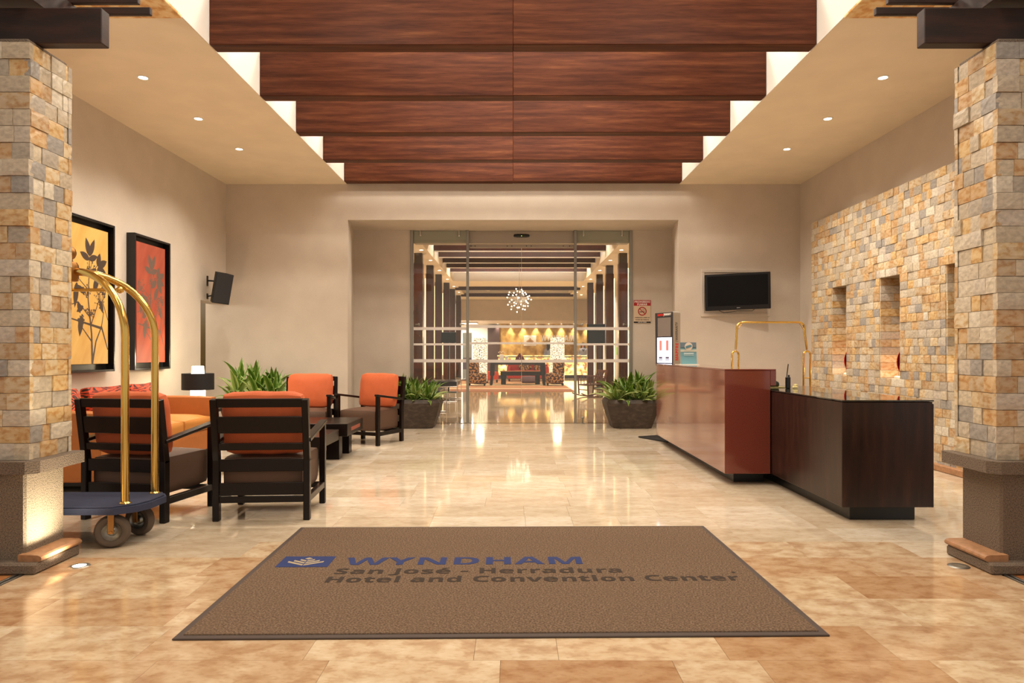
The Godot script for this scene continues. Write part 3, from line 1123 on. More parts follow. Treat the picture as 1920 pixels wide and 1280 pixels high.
# ================================================================ lobby beyond the glass
func build_lobby():
	var s: SurfaceTool
	# floor of large polished stones
	var fl := struct_root("floor")
	s = st()
	hb(s, -6, 6, -0.2, -0.02, 11.64, 41)
	obj("floor_bed", s, M.grout, fl)
	s = st()
	var r := RandomNumberGenerator.new()
	r.seed = 4
	var d := 11.66
	while d < 40.5:
		var x := -6.0 + r.randf() * 0.8
		while x < 6.0:
			hb(s, x, x + 0.898, -0.02, 0.0, d, d + 0.598)
			x += 0.9
		d += 0.6
	tag(obj("far_tiles", s, M.lobby_floor, fl), "", "", "", "stuff")
	# walls
	s = st()
	hb(s, -3.5, -3.7, 0, 4.6, 11.9, 36.0)
	hb(s, -3.7, -6.0, 0, 4.6, 35.8, 36.0)
	struct("wall_lobby_left", s, M.wall)
	s = st()
	hb(s, 4.1, 4.3, 0, 4.6, 11.9, 36.0)
	hb(s, 4.1, 6.0, 0, 4.6, 35.8, 36.0)
	struct("wall_lobby_right", s, M.wall)
	s = st()
	hb(s, -3.5, -2.95, 0, 4.6, 11.88, 11.9)
	hb(s, -3.5, 4.1, 3.5, 4.6, 11.7, 11.9)
	struct("wall_lobby_front", s, M.wall)
	s = st()
	hb(s, -6, 6, 0, 4.6, 40.6, 40.8)
	hb(s, -6, -5.8, 0, 4.6, 36, 40.6)
	hb(s, 5.8, 6, 0, 4.6, 36, 40.6)
	struct("wall_lobby_back", s, M.white)
	# side ceilings, coffer, far ceiling, bulkhead
	s = st()
	hb(s, -6, -2.35, 4.0, 4.2, 11.9, 41)
	hb(s, 2.75, 6, 4.0, 4.2, 11.9, 41)
	hb(s, -2.35, 2.75, 4.0, 4.2, 26.7, 28.9)
	hb(s, -2.35, 2.75, 4.0, 4.2, 34.0, 41)
	struct("ceiling_lobby", s, M.ceil)
	s = st()
	hb(s, -2.35, -2.45, 4.2, 4.9, 11.9, 34)
	hb(s, 2.75, 2.85, 4.2, 4.9, 11.9, 34)
	hb(s, -2.35, 2.75, 4.0, 4.9, 26.68, 26.78)
	hb(s, -2.45, 2.85, 4.9, 5.0, 11.7, 34.2)
	hb(s, -2.45, 2.85, 4.0, 4.9, 33.98, 34.2)
	struct("trim_lobby_coffer", s, M.fascia)
	s = st()
	hb(s, -6, 6, 2.9, 4.0, 36, 40.6)
	struct("trim_bulkhead", s, M.wall)
	# beams of the lobby coffer
	var nm := ["nearest", "second", "third", "fourth", "fifth", "sixth", "seventh", "eighth", "ninth", "farthest"]
	for i in 10:
		var dd := 13.7 + 1.31 * i
		var t := thing("lobby_beam", "dark wood ceiling beam behind the glass doors, %s of the lobby row" % nm[i], "beam", V(0.2, 4.2, dd), 0.0, "dark beams of the lobby ceiling")
		s = st()
		cbox(s, T(Vector3(0, 0.2, 0)), Vector3(5.08, 0.36, 0.14), 0.004)
		obj("plank", s, M.lobby_beam, t)
		s = st()
		cbox(s, T(Vector3(0, 0.005, 0)), Vector3(5.08, 0.01, 0.17), 0.003)
		obj("pale_strip", s, M.white, t)  # pale line along the underside of each dark beam
	for i in 2:
		var t := thing("lobby_beam", "dark red cross beam of the %s ceiling coffer above the reception" % ["nearer", "farther"][i], "beam", V(0.2, 3.9, 29.5 + 3.4 * i), 0.0, "dark beams of the lobby ceiling")
		s = st()
		cbox(s, T(Vector3(0, 0.08, 0)), Vector3(5.4, 0.16, 0.2), 0.01)
		obj("plank", s, M.lobby_beam, t)
		s = st()
		for x in [-1.3, 1.3]: cbox(s, T(Vector3(x, 0.1, -0.4)), Vector3(0.16, 0.14, 0.8), 0.01)
		obj("stub", s, M.ceil, t)
	# columns clad in dark veneer
	var nl := ["nearest the doors", "second from the doors", "third from the doors", "fourth from the doors", "fifth from the doors", "last before the reception"]
	for sg in 2:
		for i in 6:
			var dd: float = [19.3, 21.97, 24.5, 27.4, 30.1, 33.4][i]
			if sg == 1 and i > 3: continue
			var t := thing("lobby_column", "dark wood-clad column in the %s row of the lobby, %s" % ["left" if sg == 0 else "right", nl[i]], "column", V(-2.67 if sg == 0 else 3.1, 0, dd), 0.0, "wood-clad lobby columns")
			s = st()
			cbox(s, T(Vector3(0, 1.87, 0)), Vector3(0.25, 3.7, 0.25), 0.006)
			obj("cladding", s, M.lobby_wood, t)
			s = st()
			cbox(s, T(Vector3(0, 3.85, 0)), Vector3(0.225, 0.3, 0.225), 0.004)
			obj("neck", s, mat(C(58, 40, 22), 0.4), t)
			s = st()
			cbox(s, T(Vector3(0, 0.03, 0)), Vector3(0.262, 0.06, 0.262), 0.004)
			obj("base", s, M.black, t)
			# glowing strip stands in for bright wall between columns; unseen spot lights it
			s = st()
			var ox := -0.16 if sg == 0 else 0.16
			tube(s, [Vector3(ox, 0.3, -0.06), Vector3(ox, 3.6, -0.06)], 0.018, 8)
			obj("wall_glow_strip", s, glow(C(255, 222, 160), 1.4), t)
			spot(Vector3(ox * 2.0, 3.9, -0.3), Vector3(ox * 0.5, -1, 0), 2.4, 60.0, WARM, 0.04, 1.0, t)
	# ceiling downlights along both side ceilings
	for sg in 2:
		for i in 6:
			downlight("small downlight in the %s lobby ceiling, %s" % ["left" if sg == 0 else "right", ["nearest the doors", "second", "third", "fourth", "fifth", "sixth and farthest"][i]], V(-2.5 if sg == 0 else 2.95, 4.0, [18.6, 20.7, 23.2, 26.0, 28.8, 31.6][i]), 2.2, 60.0, "lobby ceiling downlights", 0.05)
	for i in 3:  # downlights added to light the receptionists
		downlight("small added downlight in the far lobby ceiling to light the receptionists, %s" % ["left one", "middle one", "right one"][i], V([-0.2, 1.6, 3.3][i], 3.995, 33.0), 5.0, 50.0, "added downlights over the reception desk", 0.05)
	for i in 8:
		downlight("tiny downlight under the bulkhead over the reception wall, %s from the left" % ["first", "second", "third", "fourth", "fifth", "sixth", "seventh", "eighth"][i], V(-0.9 + 0.75 * i, 2.9, 40.15), 3.0, 34.0, "reception wall downlights", 0.06)
	for e in [[0.2, 15.5], [0.2, 20.2], [0.2, 24.8]]:  # unseen above the beams, placed to brighten the lobby and the frosted bands
		unseen_panel("unseen panel up in the lobby coffer, placed to light the lobby, %s" % {15.5: "near the doors", 20.2: "halfway along", 24.8: "at the far end"}[e[1]], V(e[0], 4.88, e[1]), 4.4, 0.7, 14.0 if e[1] < 16 else 6.5, "unseen lobby panels")
	unseen_panel("unseen panel placed to light the white passage left of the reception", V(-3.2, 2.88, 38.6), 2.4, 1.6, 16.0, "unseen lobby panels")  # out of view, keeps the passage walls bright
	# gold reception wall and dark panel
	s = st()
	hb(s, -0.8, 5.6, 0, 2.9, 40.3, 40.6)
	var gold := detail(tmat(ntex(0.012, 4, [[0.0, C(150, 112, 52)], [0.6, C(196, 156, 84)], [1.0, C(222, 188, 112)]], 91, 256), Vector3.ONE * 0.6, 0.4), G.fine, Vector3.ONE)
	struct("trim_gold_wall", s, gold)
	s = st()
	hb(s, -1.5, -0.8, 0, 2.75, 40.2, 40.6, 0.01)
	single("wall_panel", s, mat(C(62, 40, 34), 0.5), "tall dark brown panel left of the gold reception wall", "panel")
	# sign plate with the three-stroke emblem, and lettering
	var t := thing("reception_sign", "pale square emblem plate with silver letters on the gold reception wall", "sign", V(0.66, 1.6, 40.27))
	s = st()
	cbox(s, T(Vector3(0.34, 0.3, 0)), Vector3(0.72, 0.6, 0.06), 0.01)
	obj("plate", s, mat(C(226, 216, 196), 0.5), t)
	var em := obj("emblem", emblem(), mat(C(160, 110, 40), 0.4), t)
	em.transform = Transform3D(Basis.from_scale(Vector3(0.42, 0.34, 0.02)), Vector3(0.34, 0.3, 0.03))
	text("lettering", "WYNDHAM", 1.95, 0.34, 0.05, M.silver, t, T(Vector3(1.95, 0.46, 0.03)))
	text("lettering", "SAN JOSÉ HERRADURA", 1.95, 0.14, 0.05, M.silver, t, T(Vector3(1.95, 0.14, 0.03)))
	# onyx desk lit from inside
	var onyx := ntex(0.012, 5, [[0.0, C(120, 78, 66)], [0.32, C(190, 130, 80)], [0.42, C(250, 214, 120)], [0.6, C(255, 226, 140)], [0.8, C(255, 240, 206)], [1.0, C(190, 160, 190)]], 92, 512, FastNoiseLite.TYPE_SIMPLEX_SMOOTH, 60.0)
	var om := tmat(onyx, Vector3.ONE * 0.55, 0.2)
	om.emission_enabled = true
	om.emission_texture = onyx
	om.emission = Color.BLACK
	om.emission_energy_multiplier = 0.65
	t = thing("reception_desk", "long reception desk with glowing yellow onyx front panels", "desk", V(1.45, 0, 32.6))
	for k in 4:
		s = st()
		cbox(s, T(Vector3(-1.62 + 1.08 * k, 0.56, 0.3)), Vector3(1.07, 0.84, 0.04), 0.004)
		obj("onyx_panel_lamp", s, om, t)
	s = st()
	cbox(s, T(Vector3(0, 0.53, -0.02)), Vector3(4.3, 1.0, 0.56), 0.004)
	obj("body", s, M.desk_dark, t)
	s = st()
	cbox(s, T(Vector3(0, 1.05, 0.02)), Vector3(4.4, 0.05, 0.7), 0.006)
	obj("counter_top", s, om, t)
	s = st()
	cbox(s, T(Vector3(0, 0.06, 0.31)), Vector3(4.36, 0.12, 0.05), 0.004)
	obj("kick_plate", s, mat(C(40, 44, 58), 0.4), t)
	area(Vector3(0, 0.56, 0.34), Vector3(0, 0, 1), 1.2, Vector2(4.2, 0.8), C(255, 222, 150), t)

func emblem() -> ArrayMesh:
	# nested slanted strokes fanning up from a V, in a unit box
	var s := st()
	for k in 3:
		var y := -0.5 + 0.24 * k
		var reach: float = [0.5, 0.36, 0.2][k]
		var th := 0.15
		for sg in [-1.0, 1.0]:
			var p := PackedVector2Array([Vector2(sg * 0.015, y), Vector2(sg * 0.015, y + th), Vector2(sg * reach, y + th + reach * 0.78), Vector2(sg * (reach + 0.0), y + reach * 0.78)])
			prism(s, p, 0.0, 1.0)
	prism(s, PackedVector2Array([Vector2(0, 0.24), Vector2(0.11, 0.37), Vector2(0, 0.5), Vector2(-0.11, 0.37)]), 0.0, 1.0)
	return commit(s)

# ================================================================ mat
func build_mat():
	var t := thing("entrance_mat", "large brown pile entrance mat with blue and dark lettering on the stone floor", "mat", V(-0.055, 0, 3.776), deg_to_rad(0.85))
	var s := st()
	cbox(s, T(Vector3(0, 0.004, 0)), Vector3(2.765, 0.008, 1.82), 0.003)
	obj("rubber_edge", s, mat(C(74, 60, 52), 0.7), t)
	G.pile = ntex(0.14, 4, [[0.0, C(60, 47, 37)], [0.3, C(98, 80, 65)], [0.55, C(117, 97, 79)], [1.0, C(150, 128, 106)]], 93, 512)
	var pm := detail(tmat(G.pile, Vector3.ONE * 1.1, 0.95, Color.WHITE, false), G.blotch, Vector3.ONE * 2)
	bump(pm, G.pile, 0.7)
	pm.metallic_specular = 0.2
	s = st()
	cbox(s, T(Vector3(0, 0.009, 0)), Vector3(2.70, 0.008, 1.752), 0.003)
	obj("pile", s, pm, t)
	var blue := detail(tmat(G.speck, Vector3.ONE * 4, 0.9, C(44, 62, 124), false), G.blotch, Vector3.ONE)
	var dark := tmat(G.speck, Vector3.ONE * 4, 0.95, C(66, 51, 39), false)
	# letters lie on the pile, read from the camera side
	var flat := func(x: float, d: float) -> Transform3D:
		return Transform3D(Basis(Vector3(1, 0, 0), Vector3(0, 0, -1), Vector3(0, 1, 0)), t.transform.affine_inverse() * V(x, 0.0135, d))
	text("lettering", "WYNDHAM", 1.345, 0.132, 0.002, blue, t, flat.call(-0.281, 3.895))
	text("lettering", "San José - Herradura", 1.555, 0.088, 0.002, dark, t, flat.call(-0.187, 3.708))
	text("lettering", "Hotel and Convention Center", 2.165, 0.088, 0.002, dark, t, flat.call(0.107, 3.59))
	s = st()
	cbox(s, T(Vector3(), 0.0), Vector3(0.29, 0.196, 0.002), 0.0)
	var lg := obj("emblem_field", s, blue, t)
	lg.transform = flat.call(-1.175, 3.878)
	var em := obj("emblem", emblem(), tmat(G.speck, Vector3.ONE * 4, 0.95, C(206, 186, 150), false), lg)
	em.transform = Transform3D(Basis.from_scale(Vector3(0.2, 0.15, 0.001)), Vector3(0, 0, 0.001))
	text("registered_mark", ".", 0.018, 0.1, 0.002, dark, t, flat.call(1.19, 3.69))

# ================================================================ counters
func build_counters():
	var s: SurfaceTool
	var t := thing("reception_counter", "tall glossy red-brown bell counter on a recessed dark plinth", "counter", V(2.16, 0, 7.66))
	var L := Transform3D(Basis(), -t.position)
	s = st()
	bx(s, L * V(1.92, 0.102, 6.19), L * V(2.335, 1.04, 9.14), 0.004)
	obj("body", s, M.counter_red, t)
	s = st()
	bx(s, L * V(1.917, 1.04, 6.187), L * V(2.385, 1.052, 9.145), 0.003)
	bx(s, L * V(2.335, 0.9, 6.187), L * V(2.385, 1.04, 9.145), 0.003)
	obj("worktop", s, M.counter_red, t)
	s = st()
	bx(s, L * V(2.05, 0.0, 6.35), L * V(2.33, 0.102, 9.0), 0.003)
	obj("plinth", s, M.black, t)
	t = thing("low_counter", "lower dark wood counter with a black glass top in front of the red one", "counter", V(2.665, 0, 5.9))
	L = Transform3D(Basis(), -t.position)
	s = st()
	bx(s, L * V(2.34, 0.1, 4.855), L * V(2.985, 0.85, 6.98), 0.004)
	obj("body", s, M.desk_dark, t)
	s = st()
	bx(s, L * V(2.975, 0.1, 4.853), L * V(2.992, 0.835, 4.90), 0.003)
	obj("edge_strip", s, M.desk_dark, t)
	s = st()
	bx(s, L * V(2.337, 0.853, 4.85), L * V(2.992, 0.863, 6.985), 0.002)
	obj("glass_top", s, M.counter_glass, t)
	s = st()
	bx(s, L * V(2.42, 0.0, 4.91), L * V(2.89, 0.1, 6.9), 0.003)
	obj("plinth", s, M.black, t)
	# two-way radio
	t = thing("two_way_radio", "black two-way radio with a long antenna standing on the glass top", "radio", V(2.585, 0.863, 6.42), 0.3)
	s = st()
	cbox(s, T(Vector3(0, 0.055, 0)), Vector3(0.045, 0.11, 0.03), 0.006)
	obj("body", s, M.black, t)
	s = st()
	tube(s, [Vector3(-0.012, 0.105, 0), Vector3(-0.01, 0.14, 0), Vector3(0.004, 0.23, 0)], 0.0045, 8)
	obj("antenna", s, M.black_matt, t)
	s = st()
	lathe(s, disc_y(0.008, 0.108, 0.128), 12, T(Vector3(0.01, 0, 0)))
	obj("knob", s, M.black_matt, t)
	t = thing("tape_dispenser", "dark green rounded dispenser half hidden behind the red counter edge", "dispenser", V(2.50, 0.8645, 6.62))
	s = st()
	pillow(s, T(Vector3(0, 0.03, 0)), Vector3(0.15, 0.06, 0.08), 0.028, Vector3(0, 0.01, 0), 6)
	obj("body", s, mat(C(20, 38, 24), 0.25), t)
	s = st()
	cbox(s, T(Vector3(0.02, 0.003, 0.02)), Vector3(0.19, 0.006, 0.1), 0.002)
	obj("base", s, mat(C(150, 130, 60), 0.5), t)
	s = st()
	cbox(s, T(Vector3(0, 0.01, 0)), Vector3(0.035, 0.02, 0.05), 0.003)
	cbox(s, T(Vector3(0.005, 0.03, 0), 0.4), Vector3(0.025, 0.02, 0.03), 0.003)
	single("note_cube", s, mat(C(230, 214, 150), 0.7), "small cream note block on the glass top right of the radio", "note block", V(2.665, 0.863, 6.45))
	# leaflet holder
	t = thing("leaflet_holder", "clear upright holder with a teal leaflet on the red counter", "leaflet", V(2.14, 1.052, 8.33), 0.05)
	s = st()
	cbox(s, T(Vector3(0, 0.14, 0), 0, -0.12), Vector3(0.2, 0.27, 0.004), 0.001)
	var lf := obj("leaflet", s, mat(C(104, 150, 160), 0.5), t)
	s = st()
	cbox(s, T(Vector3(0, 0.243, -0.004), 0, -0.12), Vector3(0.196, 0.062, 0.006), 0.001)
	obj("dark_band", s, mat(C(96, 112, 120), 0.5), lf)
	s = st()
	cbox(s, T(Vector3(0, 0.172, 0.0), 0, -0.12), Vector3(0.196, 0.03, 0.006), 0.001)
	obj("pale_band", s, mat(C(176, 176, 160), 0.5), lf)
	s = st()
	lathe(s, disc_y(0.048, 0, 0.003), 24, Transform3D(Basis(Vector3(1, 0, 0), Vector3(0, -0.12, 0.99), Vector3(0, -0.99, -0.12)), Vector3(-0.0, 0.225, 0.004)))
	var ds := obj("round_emblem", s, mat(C(224, 214, 196), 0.6), lf)
	s = st()
	pillow(s, T(Vector3(0.0, 0.225, 0.009), 0, -0.12, 0.35), Vector3(0.075, 0.03, 0.006), 0.003, Vector3.ZERO, 6)
	tag(obj("bird_mark", s, mat(C(80, 120, 130), 0.6), lf), "")
	s = st()
	cbox(s, T(Vector3(0, 0.14, 0.014), 0, -0.12), Vector3(0.12, 0.012, 0.003), 0.0)
	cbox(s, T(Vector3(0, 0.12, 0.012), 0, -0.12), Vector3(0.12, 0.006, 0.003), 0.0)
	obj("print_lines", s, mat(C(200, 216, 214), 0.6), lf)
	s = st()
	cbox(s, T(Vector3(-0.03, 0.004, 0.05)), Vector3(0.26, 0.008, 0.14), 0.002)
	obj("acrylic_foot", s, mat(C(236, 228, 208), 0.3), t)
	# charging kiosk behind the counter
	t = thing("charging_kiosk", "tall grey advertising kiosk with a lit screen behind the red counter", "kiosk", V(2.155, 0, 9.5), deg_to_rad(-62))
	s = st()
	var rr := PackedVector2Array()
	for e in [[0.19, 1.77, 0.0], [-0.19, 1.77, PI / 2]]:
		for k in 5:
			var a: float = e[2] + PI / 2 * k / 4
			rr.append(Vector2(e[0] - signf(e[0]) * 0.03 + 0.03 * cos(a), e[1] - 0.03 + 0.03 * sin(a)))
	rr.append(Vector2(-0.175, 1.02))
	rr.append(Vector2(0.19, 1.02))
	prism(s, rr, -0.055, 0.07)
	obj("body", s, M.alu, t)
	s = st()
	prism(s, PackedVector2Array([Vector2(-0.185, 1.755), Vector2(0.185, 1.755), Vector2(0.185, 1.03), Vector2(-0.17, 1.03)]), 0.068, 0.074)
	obj("front_frame", s, mat(C(52, 50, 52), 0.3), t)
	s = st()
	cbox(s, T(Vector3(0.06, 0.515, 0)), Vector3(0.2, 1.01, 0.1), 0.006)
	obj("pedestal", s, M.black_matt, t)
	s = st()
	cbox(s, T(Vector3(0.01, 1.555, 0.075)), Vector3(0.27, 0.26, 0.006), 0.001)
	obj("upper_panel", s, mat(C(128, 118, 110), 0.15), t)
	s = st()
	cbox(s, T(Vector3(0.015, 1.235, 0.075)), Vector3(0.30, 0.35, 0.008), 0.001)
	var sc := obj("screen", s, glow(C(226, 230, 255), 1.0), t)
	for k in 2:
		s = st()
		var x0 := -0.06 + 0.14 * k
		cbox(s, T(Vector3(x0, 1.30, 0.08)), Vector3(0.05, 0.14, 0.003), 0.0)
		obj("picture", s, glow(C(232, 96, 84), 0.7), sc)
		s = st()
		cbox(s, T(Vector3(x0, 1.13, 0.08)), Vector3(0.07, 0.03, 0.003), 0.0)
		cbox(s, T(Vector3(x0, 1.10, 0.08)), Vector3(0.08, 0.01, 0.003), 0.0)
		obj("caption", s, glow(C(90, 80, 96), 0.5), sc)
	text("lettering", "MAPFRE", 0.12, 0.03, 0.004, mat(C(220, 50, 40), 0.5), t, T(Vector3(-0.07, 1.725, 0.075)))
	text("lettering", "|WARRANTY", 0.15, 0.03, 0.004, M.white, t, T(Vector3(0.075, 1.725, 0.075)))
	# upright lettering on the side facing the hall
	var side := Transform3D(Basis(Vector3(0, 1, 0), Vector3(0, 0, 1), Vector3(1, 0, 0)), Vector3(0.191, 1.285, 0.0))
	text("lettering", "MAPFRE", 0.235, 0.05, 0.003, mat(C(206, 30, 34), 0.5), t, side.translated(Vector3(0, -0.072, 0.0075)))
	text("lettering", "|WARRANTY", 0.265, 0.04, 0.003, M.ink, t, side.translated(Vector3(0, 0.2, 0.0075)), false)
	s = st()
	cbox(s, T(Vector3(0.0, 0.012, 0.0)), Vector3(0.62, 0.02, 0.55), 0.006)
	obj("floor_plate", s, M.black_matt, t)

# ================================================================ seating
func make_chair() -> Node3D:
	var t := thing("armchair", "x", "armchair", Vector3.ZERO, 0.0, "orange armchairs")
	var s: SurfaceTool
	var X := 0.3165
	for sg in [-1.0, 1.0]:
		s = st()
		bar(s, Vector3(sg * X, 0, -0.275), Vector3(sg * X, 0.44, -0.272), 0.045, 0.055, Vector3(0, 0, 1))
		bar(s, Vector3(sg * X, 0.42, -0.270), Vector3(sg * X, 0.872, -0.335), 0.045, 0.055, Vector3(0, 0, 1))
		obj("back_post", s, M.chair_wood, t)
		s = st()
		cbox(s, T(Vector3(sg * X, 0.32, 0.27)), Vector3(0.045, 0.64, 0.05), 0.004)
		obj("front_leg", s, M.chair_wood, t)
		s = st()
		bar(s, Vector3(sg * X, 0.652, 0.305), Vector3(sg * X, 0.572, -0.29), 0.06, 0.026)
		obj("armrest", s, M.chair_wood, t)
		s = st()
		cbox(s, T(Vector3(sg * X, 0.15, 0)), Vector3(0.04, 0.05, 0.5), 0.004)
		obj("side_rail", s, M.chair_wood, t)
	s = st()
	cbox(s, T(Vector3(0, 0.15, 0.265)), Vector3(0.6, 0.045, 0.035), 0.004)
	obj("front_rail", s, M.chair_wood, t)
	s = st()
	cbox(s, T(Vector3(0, 0.15, -0.272)), Vector3(0.6, 0.045, 0.03), 0.004)
	obj("rear_rail", s, M.chair_wood, t)
	for e in [[0.845, 0.062], [0.688, 0.12], [0.531, 0.05], [0.395, 0.088], [0.225, 0.09]]:
		s = st()
		var z: float = -0.272 if e[0] < 0.44 else -0.272 - (e[0] - 0.42) * 0.145
		cbox(s, T(Vector3(0, e[0], z - 0.004), 0, -0.14 if e[0] > 0.44 else 0.0), Vector3(0.6, e[1], 0.022), 0.003)
		obj("back_slat", s, M.chair_wood, t)
	s = st()
	pillow(s, T(Vector3(0, 0.318, 0.015)), Vector3(0.575, 0.275, 0.54), 0.035, Vector3(0.004, 0.015, 0.01), 8)
	obj("seat_cushion", s, M.brown, t)
	s = st()
	pillow(s, T(Vector3(0, 0.69, -0.198), 0, -0.14), Vector3(0.585, 0.45, 0.12), 0.055, Vector3(0.004, 0.008, 0.022), 10, 0.0022)
	obj("back_cushion", s, M.orange, t)
	return t

func build_seating():
	var g := "orange armchairs"
	var a := make_chair()
	a.position = V(-1.819, 0, 5.168)
	a.rotation.y = PI + 0.073
	a.set_meta("label", "orange and brown armchair seen from behind, nearest the entrance mat")
	dup(a, V(-2.725, 0, 5.146), PI - 0.177, "orange and brown armchair seen from behind, just right of the luggage cart", g)
	dup(a, V(-2.708, 0, 9.0), 0.105, "orange and brown armchair facing the viewer at the far end of the coffee table", g)
	dup(a, V(-1.918, 0, 9.155), -0.42, "orange and brown armchair turned to the left beside the left planter", g)
	var s: SurfaceTool
	# sofa along the left wall
	var t := thing("sofa", "orange upholstered sofa against the left wall under the two pictures", "sofa", V(-3.98, 0, 6.95))
	s = st()
	for e in [[-0.43, -1.1], [0.4, -1.1], [-0.43, 1.1], [0.4, 1.1]]: cbox(s, T(Vector3(e[0], 0.03, e[1])), Vector3(0.06, 0.06, 0.06), 0.006)
	cbox(s, T(Vector3(0, 0.075, 0)), Vector3(0.9, 0.05, 2.2), 0.01)
	obj("base", s, M.chair_wood, t)
	s = st()
	pillow(s, T(Vector3(0.02, 0.21, 0)), Vector3(0.92, 0.24, 2.1), 0.03, Vector3.ZERO, 8)
	obj("seat_frame", s, M.sofa, t)
	s = st()
	pillow(s, T(Vector3(-0.37, 0.39, 0)), Vector3(0.22, 0.6, 2.26), 0.05, Vector3(0.01, 0.01, 0), 8)
	obj("backrest", s, M.sofa, t)
	for z in [-1.06, 1.06]:
		s = st()
		pillow(s, T(Vector3(0.0, 0.39, z)), Vector3(0.96, 0.6, 0.16), 0.04, Vector3(0, 0.008, 0.004), 8)
		obj("arm", s, M.sofa, t)
	for k in 3:
		s = st()
		pillow(s, T(Vector3(0.12, 0.40, -0.653 + 0.653 * k)), Vector3(0.74, 0.17, 0.645), 0.05, Vector3(0.01, 0.025, 0.0), 8)
		obj("seat_cushion", s, M.sofa_seat, t)
	var zl := ["near the luggage cart, half hidden by the column", "in the middle of the sofa", "at the far end of the sofa"]
	for k in 3:
		s = st()
		pillow(s, Transform3D(Basis(), Vector3.ZERO), Vector3(0.62, 0.42, 0.12), 0.05, Vector3(-0.02, -0.03, 0.06), 10)
		var z := single("zebra_cushion", s, M.zebra, "red-orange zebra striped cushion %s" % zl[k], "cushion", V(-4.12, 0.665, [6.22, 6.95, 7.6][k]), PI / 2 + [0.1, -0.1, 0.06][k], "zebra cushions on the sofa")
		z.rotation.x = -0.25
	# coffee table: two thick slabs side by side on block legs
	t = thing("coffee_table", "low glossy dark coffee table of two thick slabs on block legs", "coffee table", V(-2.35, 0, 7.5))
	var L := Transform3D(Basis(), -t.position)
	s = st()
	bx(s, L * V(-2.95, 0.27, 7.58), L * V(-1.84, 0.41, 8.36), 0.004)
	obj("tabletop", s, M.chair_wood, t)
	s = st()
	bx(s, L * V(-2.95, 0.25, 6.75), L * V(-1.9, 0.365, 7.45), 0.004)
	obj("lower_tabletop", s, M.chair_wood, t)
	for e in [[-2.10, 7.74], [-2.7, 7.74], [-2.1, 8.2], [-2.7, 8.2]]:
		s = st()
		bx(s, L * V(e[0], 0, e[1] - 0.07), L * V(e[0] + 0.146, 0.27, e[1] + 0.07), 0.003)
		obj("leg", s, M.chair_wood, t)
	for e in [[-2.2, 6.9], [-2.75, 6.9], [-2.2, 7.35], [-2.75, 7.35]]:
		s = st()
		bx(s, L * V(e[0], 0, e[1] - 0.05), L * V(e[0] + 0.1, 0.25, e[1] + 0.05), 0.003)
		obj("leg", s, M.chair_wood, t)
	s = st()
	bx(s, L * V(-1.845, 0.315, 7.75), L * V(-1.836, 0.355, 8.2), 0.002)
	obj("side_slot", s, mat(C(150, 70, 50), 0.4), t)
	# side table and lamp in the corner behind the sofa
	t = thing("side_table", "small dark side table behind the sofa arm carrying the lamp", "side table", V(-3.97, 0, 8.6))
	s = st()
	cbox(s, T(Vector3(0, 0.48, 0)), Vector3(0.55, 0.04, 0.55), 0.005)
	obj("tabletop", s, M.chair_wood, t)
	for e in [[-1, -1], [1, -1], [-1, 1], [1, 1]]:
		s = st()
		cbox(s, T(Vector3(e[0] * 0.24, 0.23, e[1] * 0.24)), Vector3(0.05, 0.46, 0.05), 0.004)
		obj("leg", s, M.chair_wood, t)
	t = thing("table_lamp", "glowing white table lamp with a black drum band on the corner side table", "lamp", V(-3.97, 0.5, 8.6))
	s = st()
	lathe(s, [[0.0, 0.0], [0.095, 0.0], [0.095, 0.02], [0.088, 0.03], [0.088, 0.25], [0.0, 0.25]], 28)
	obj("lower_lamp_glass", s, M.lamp_white, t)
	s = st()
	lathe(s, [[0.18, 0.235], [0.19, 0.235], [0.19, 0.44], [0.18, 0.44], [0.18, 0.235]], 36)
	lathe(s, [[0.09, 0.33], [0.181, 0.33], [0.181, 0.336], [0.09, 0.336], [0.09, 0.33]], 36)
	obj("drum_shade", s, M.black_matt, t)
	s = st()
	lathe(s, [[0.0, 0.26], [0.085, 0.26], [0.07, 0.53], [0.0, 0.53]], 28)
	obj("upper_lamp_glass", s, M.lamp_white, t)
	omni(Vector3(0.0, 0.62, 0), 0.22, C(255, 232, 190), 0.07, t)
	omni(Vector3(0.13, 0.12, 0.1), 0.06, C(255, 232, 190), 0.05, t)

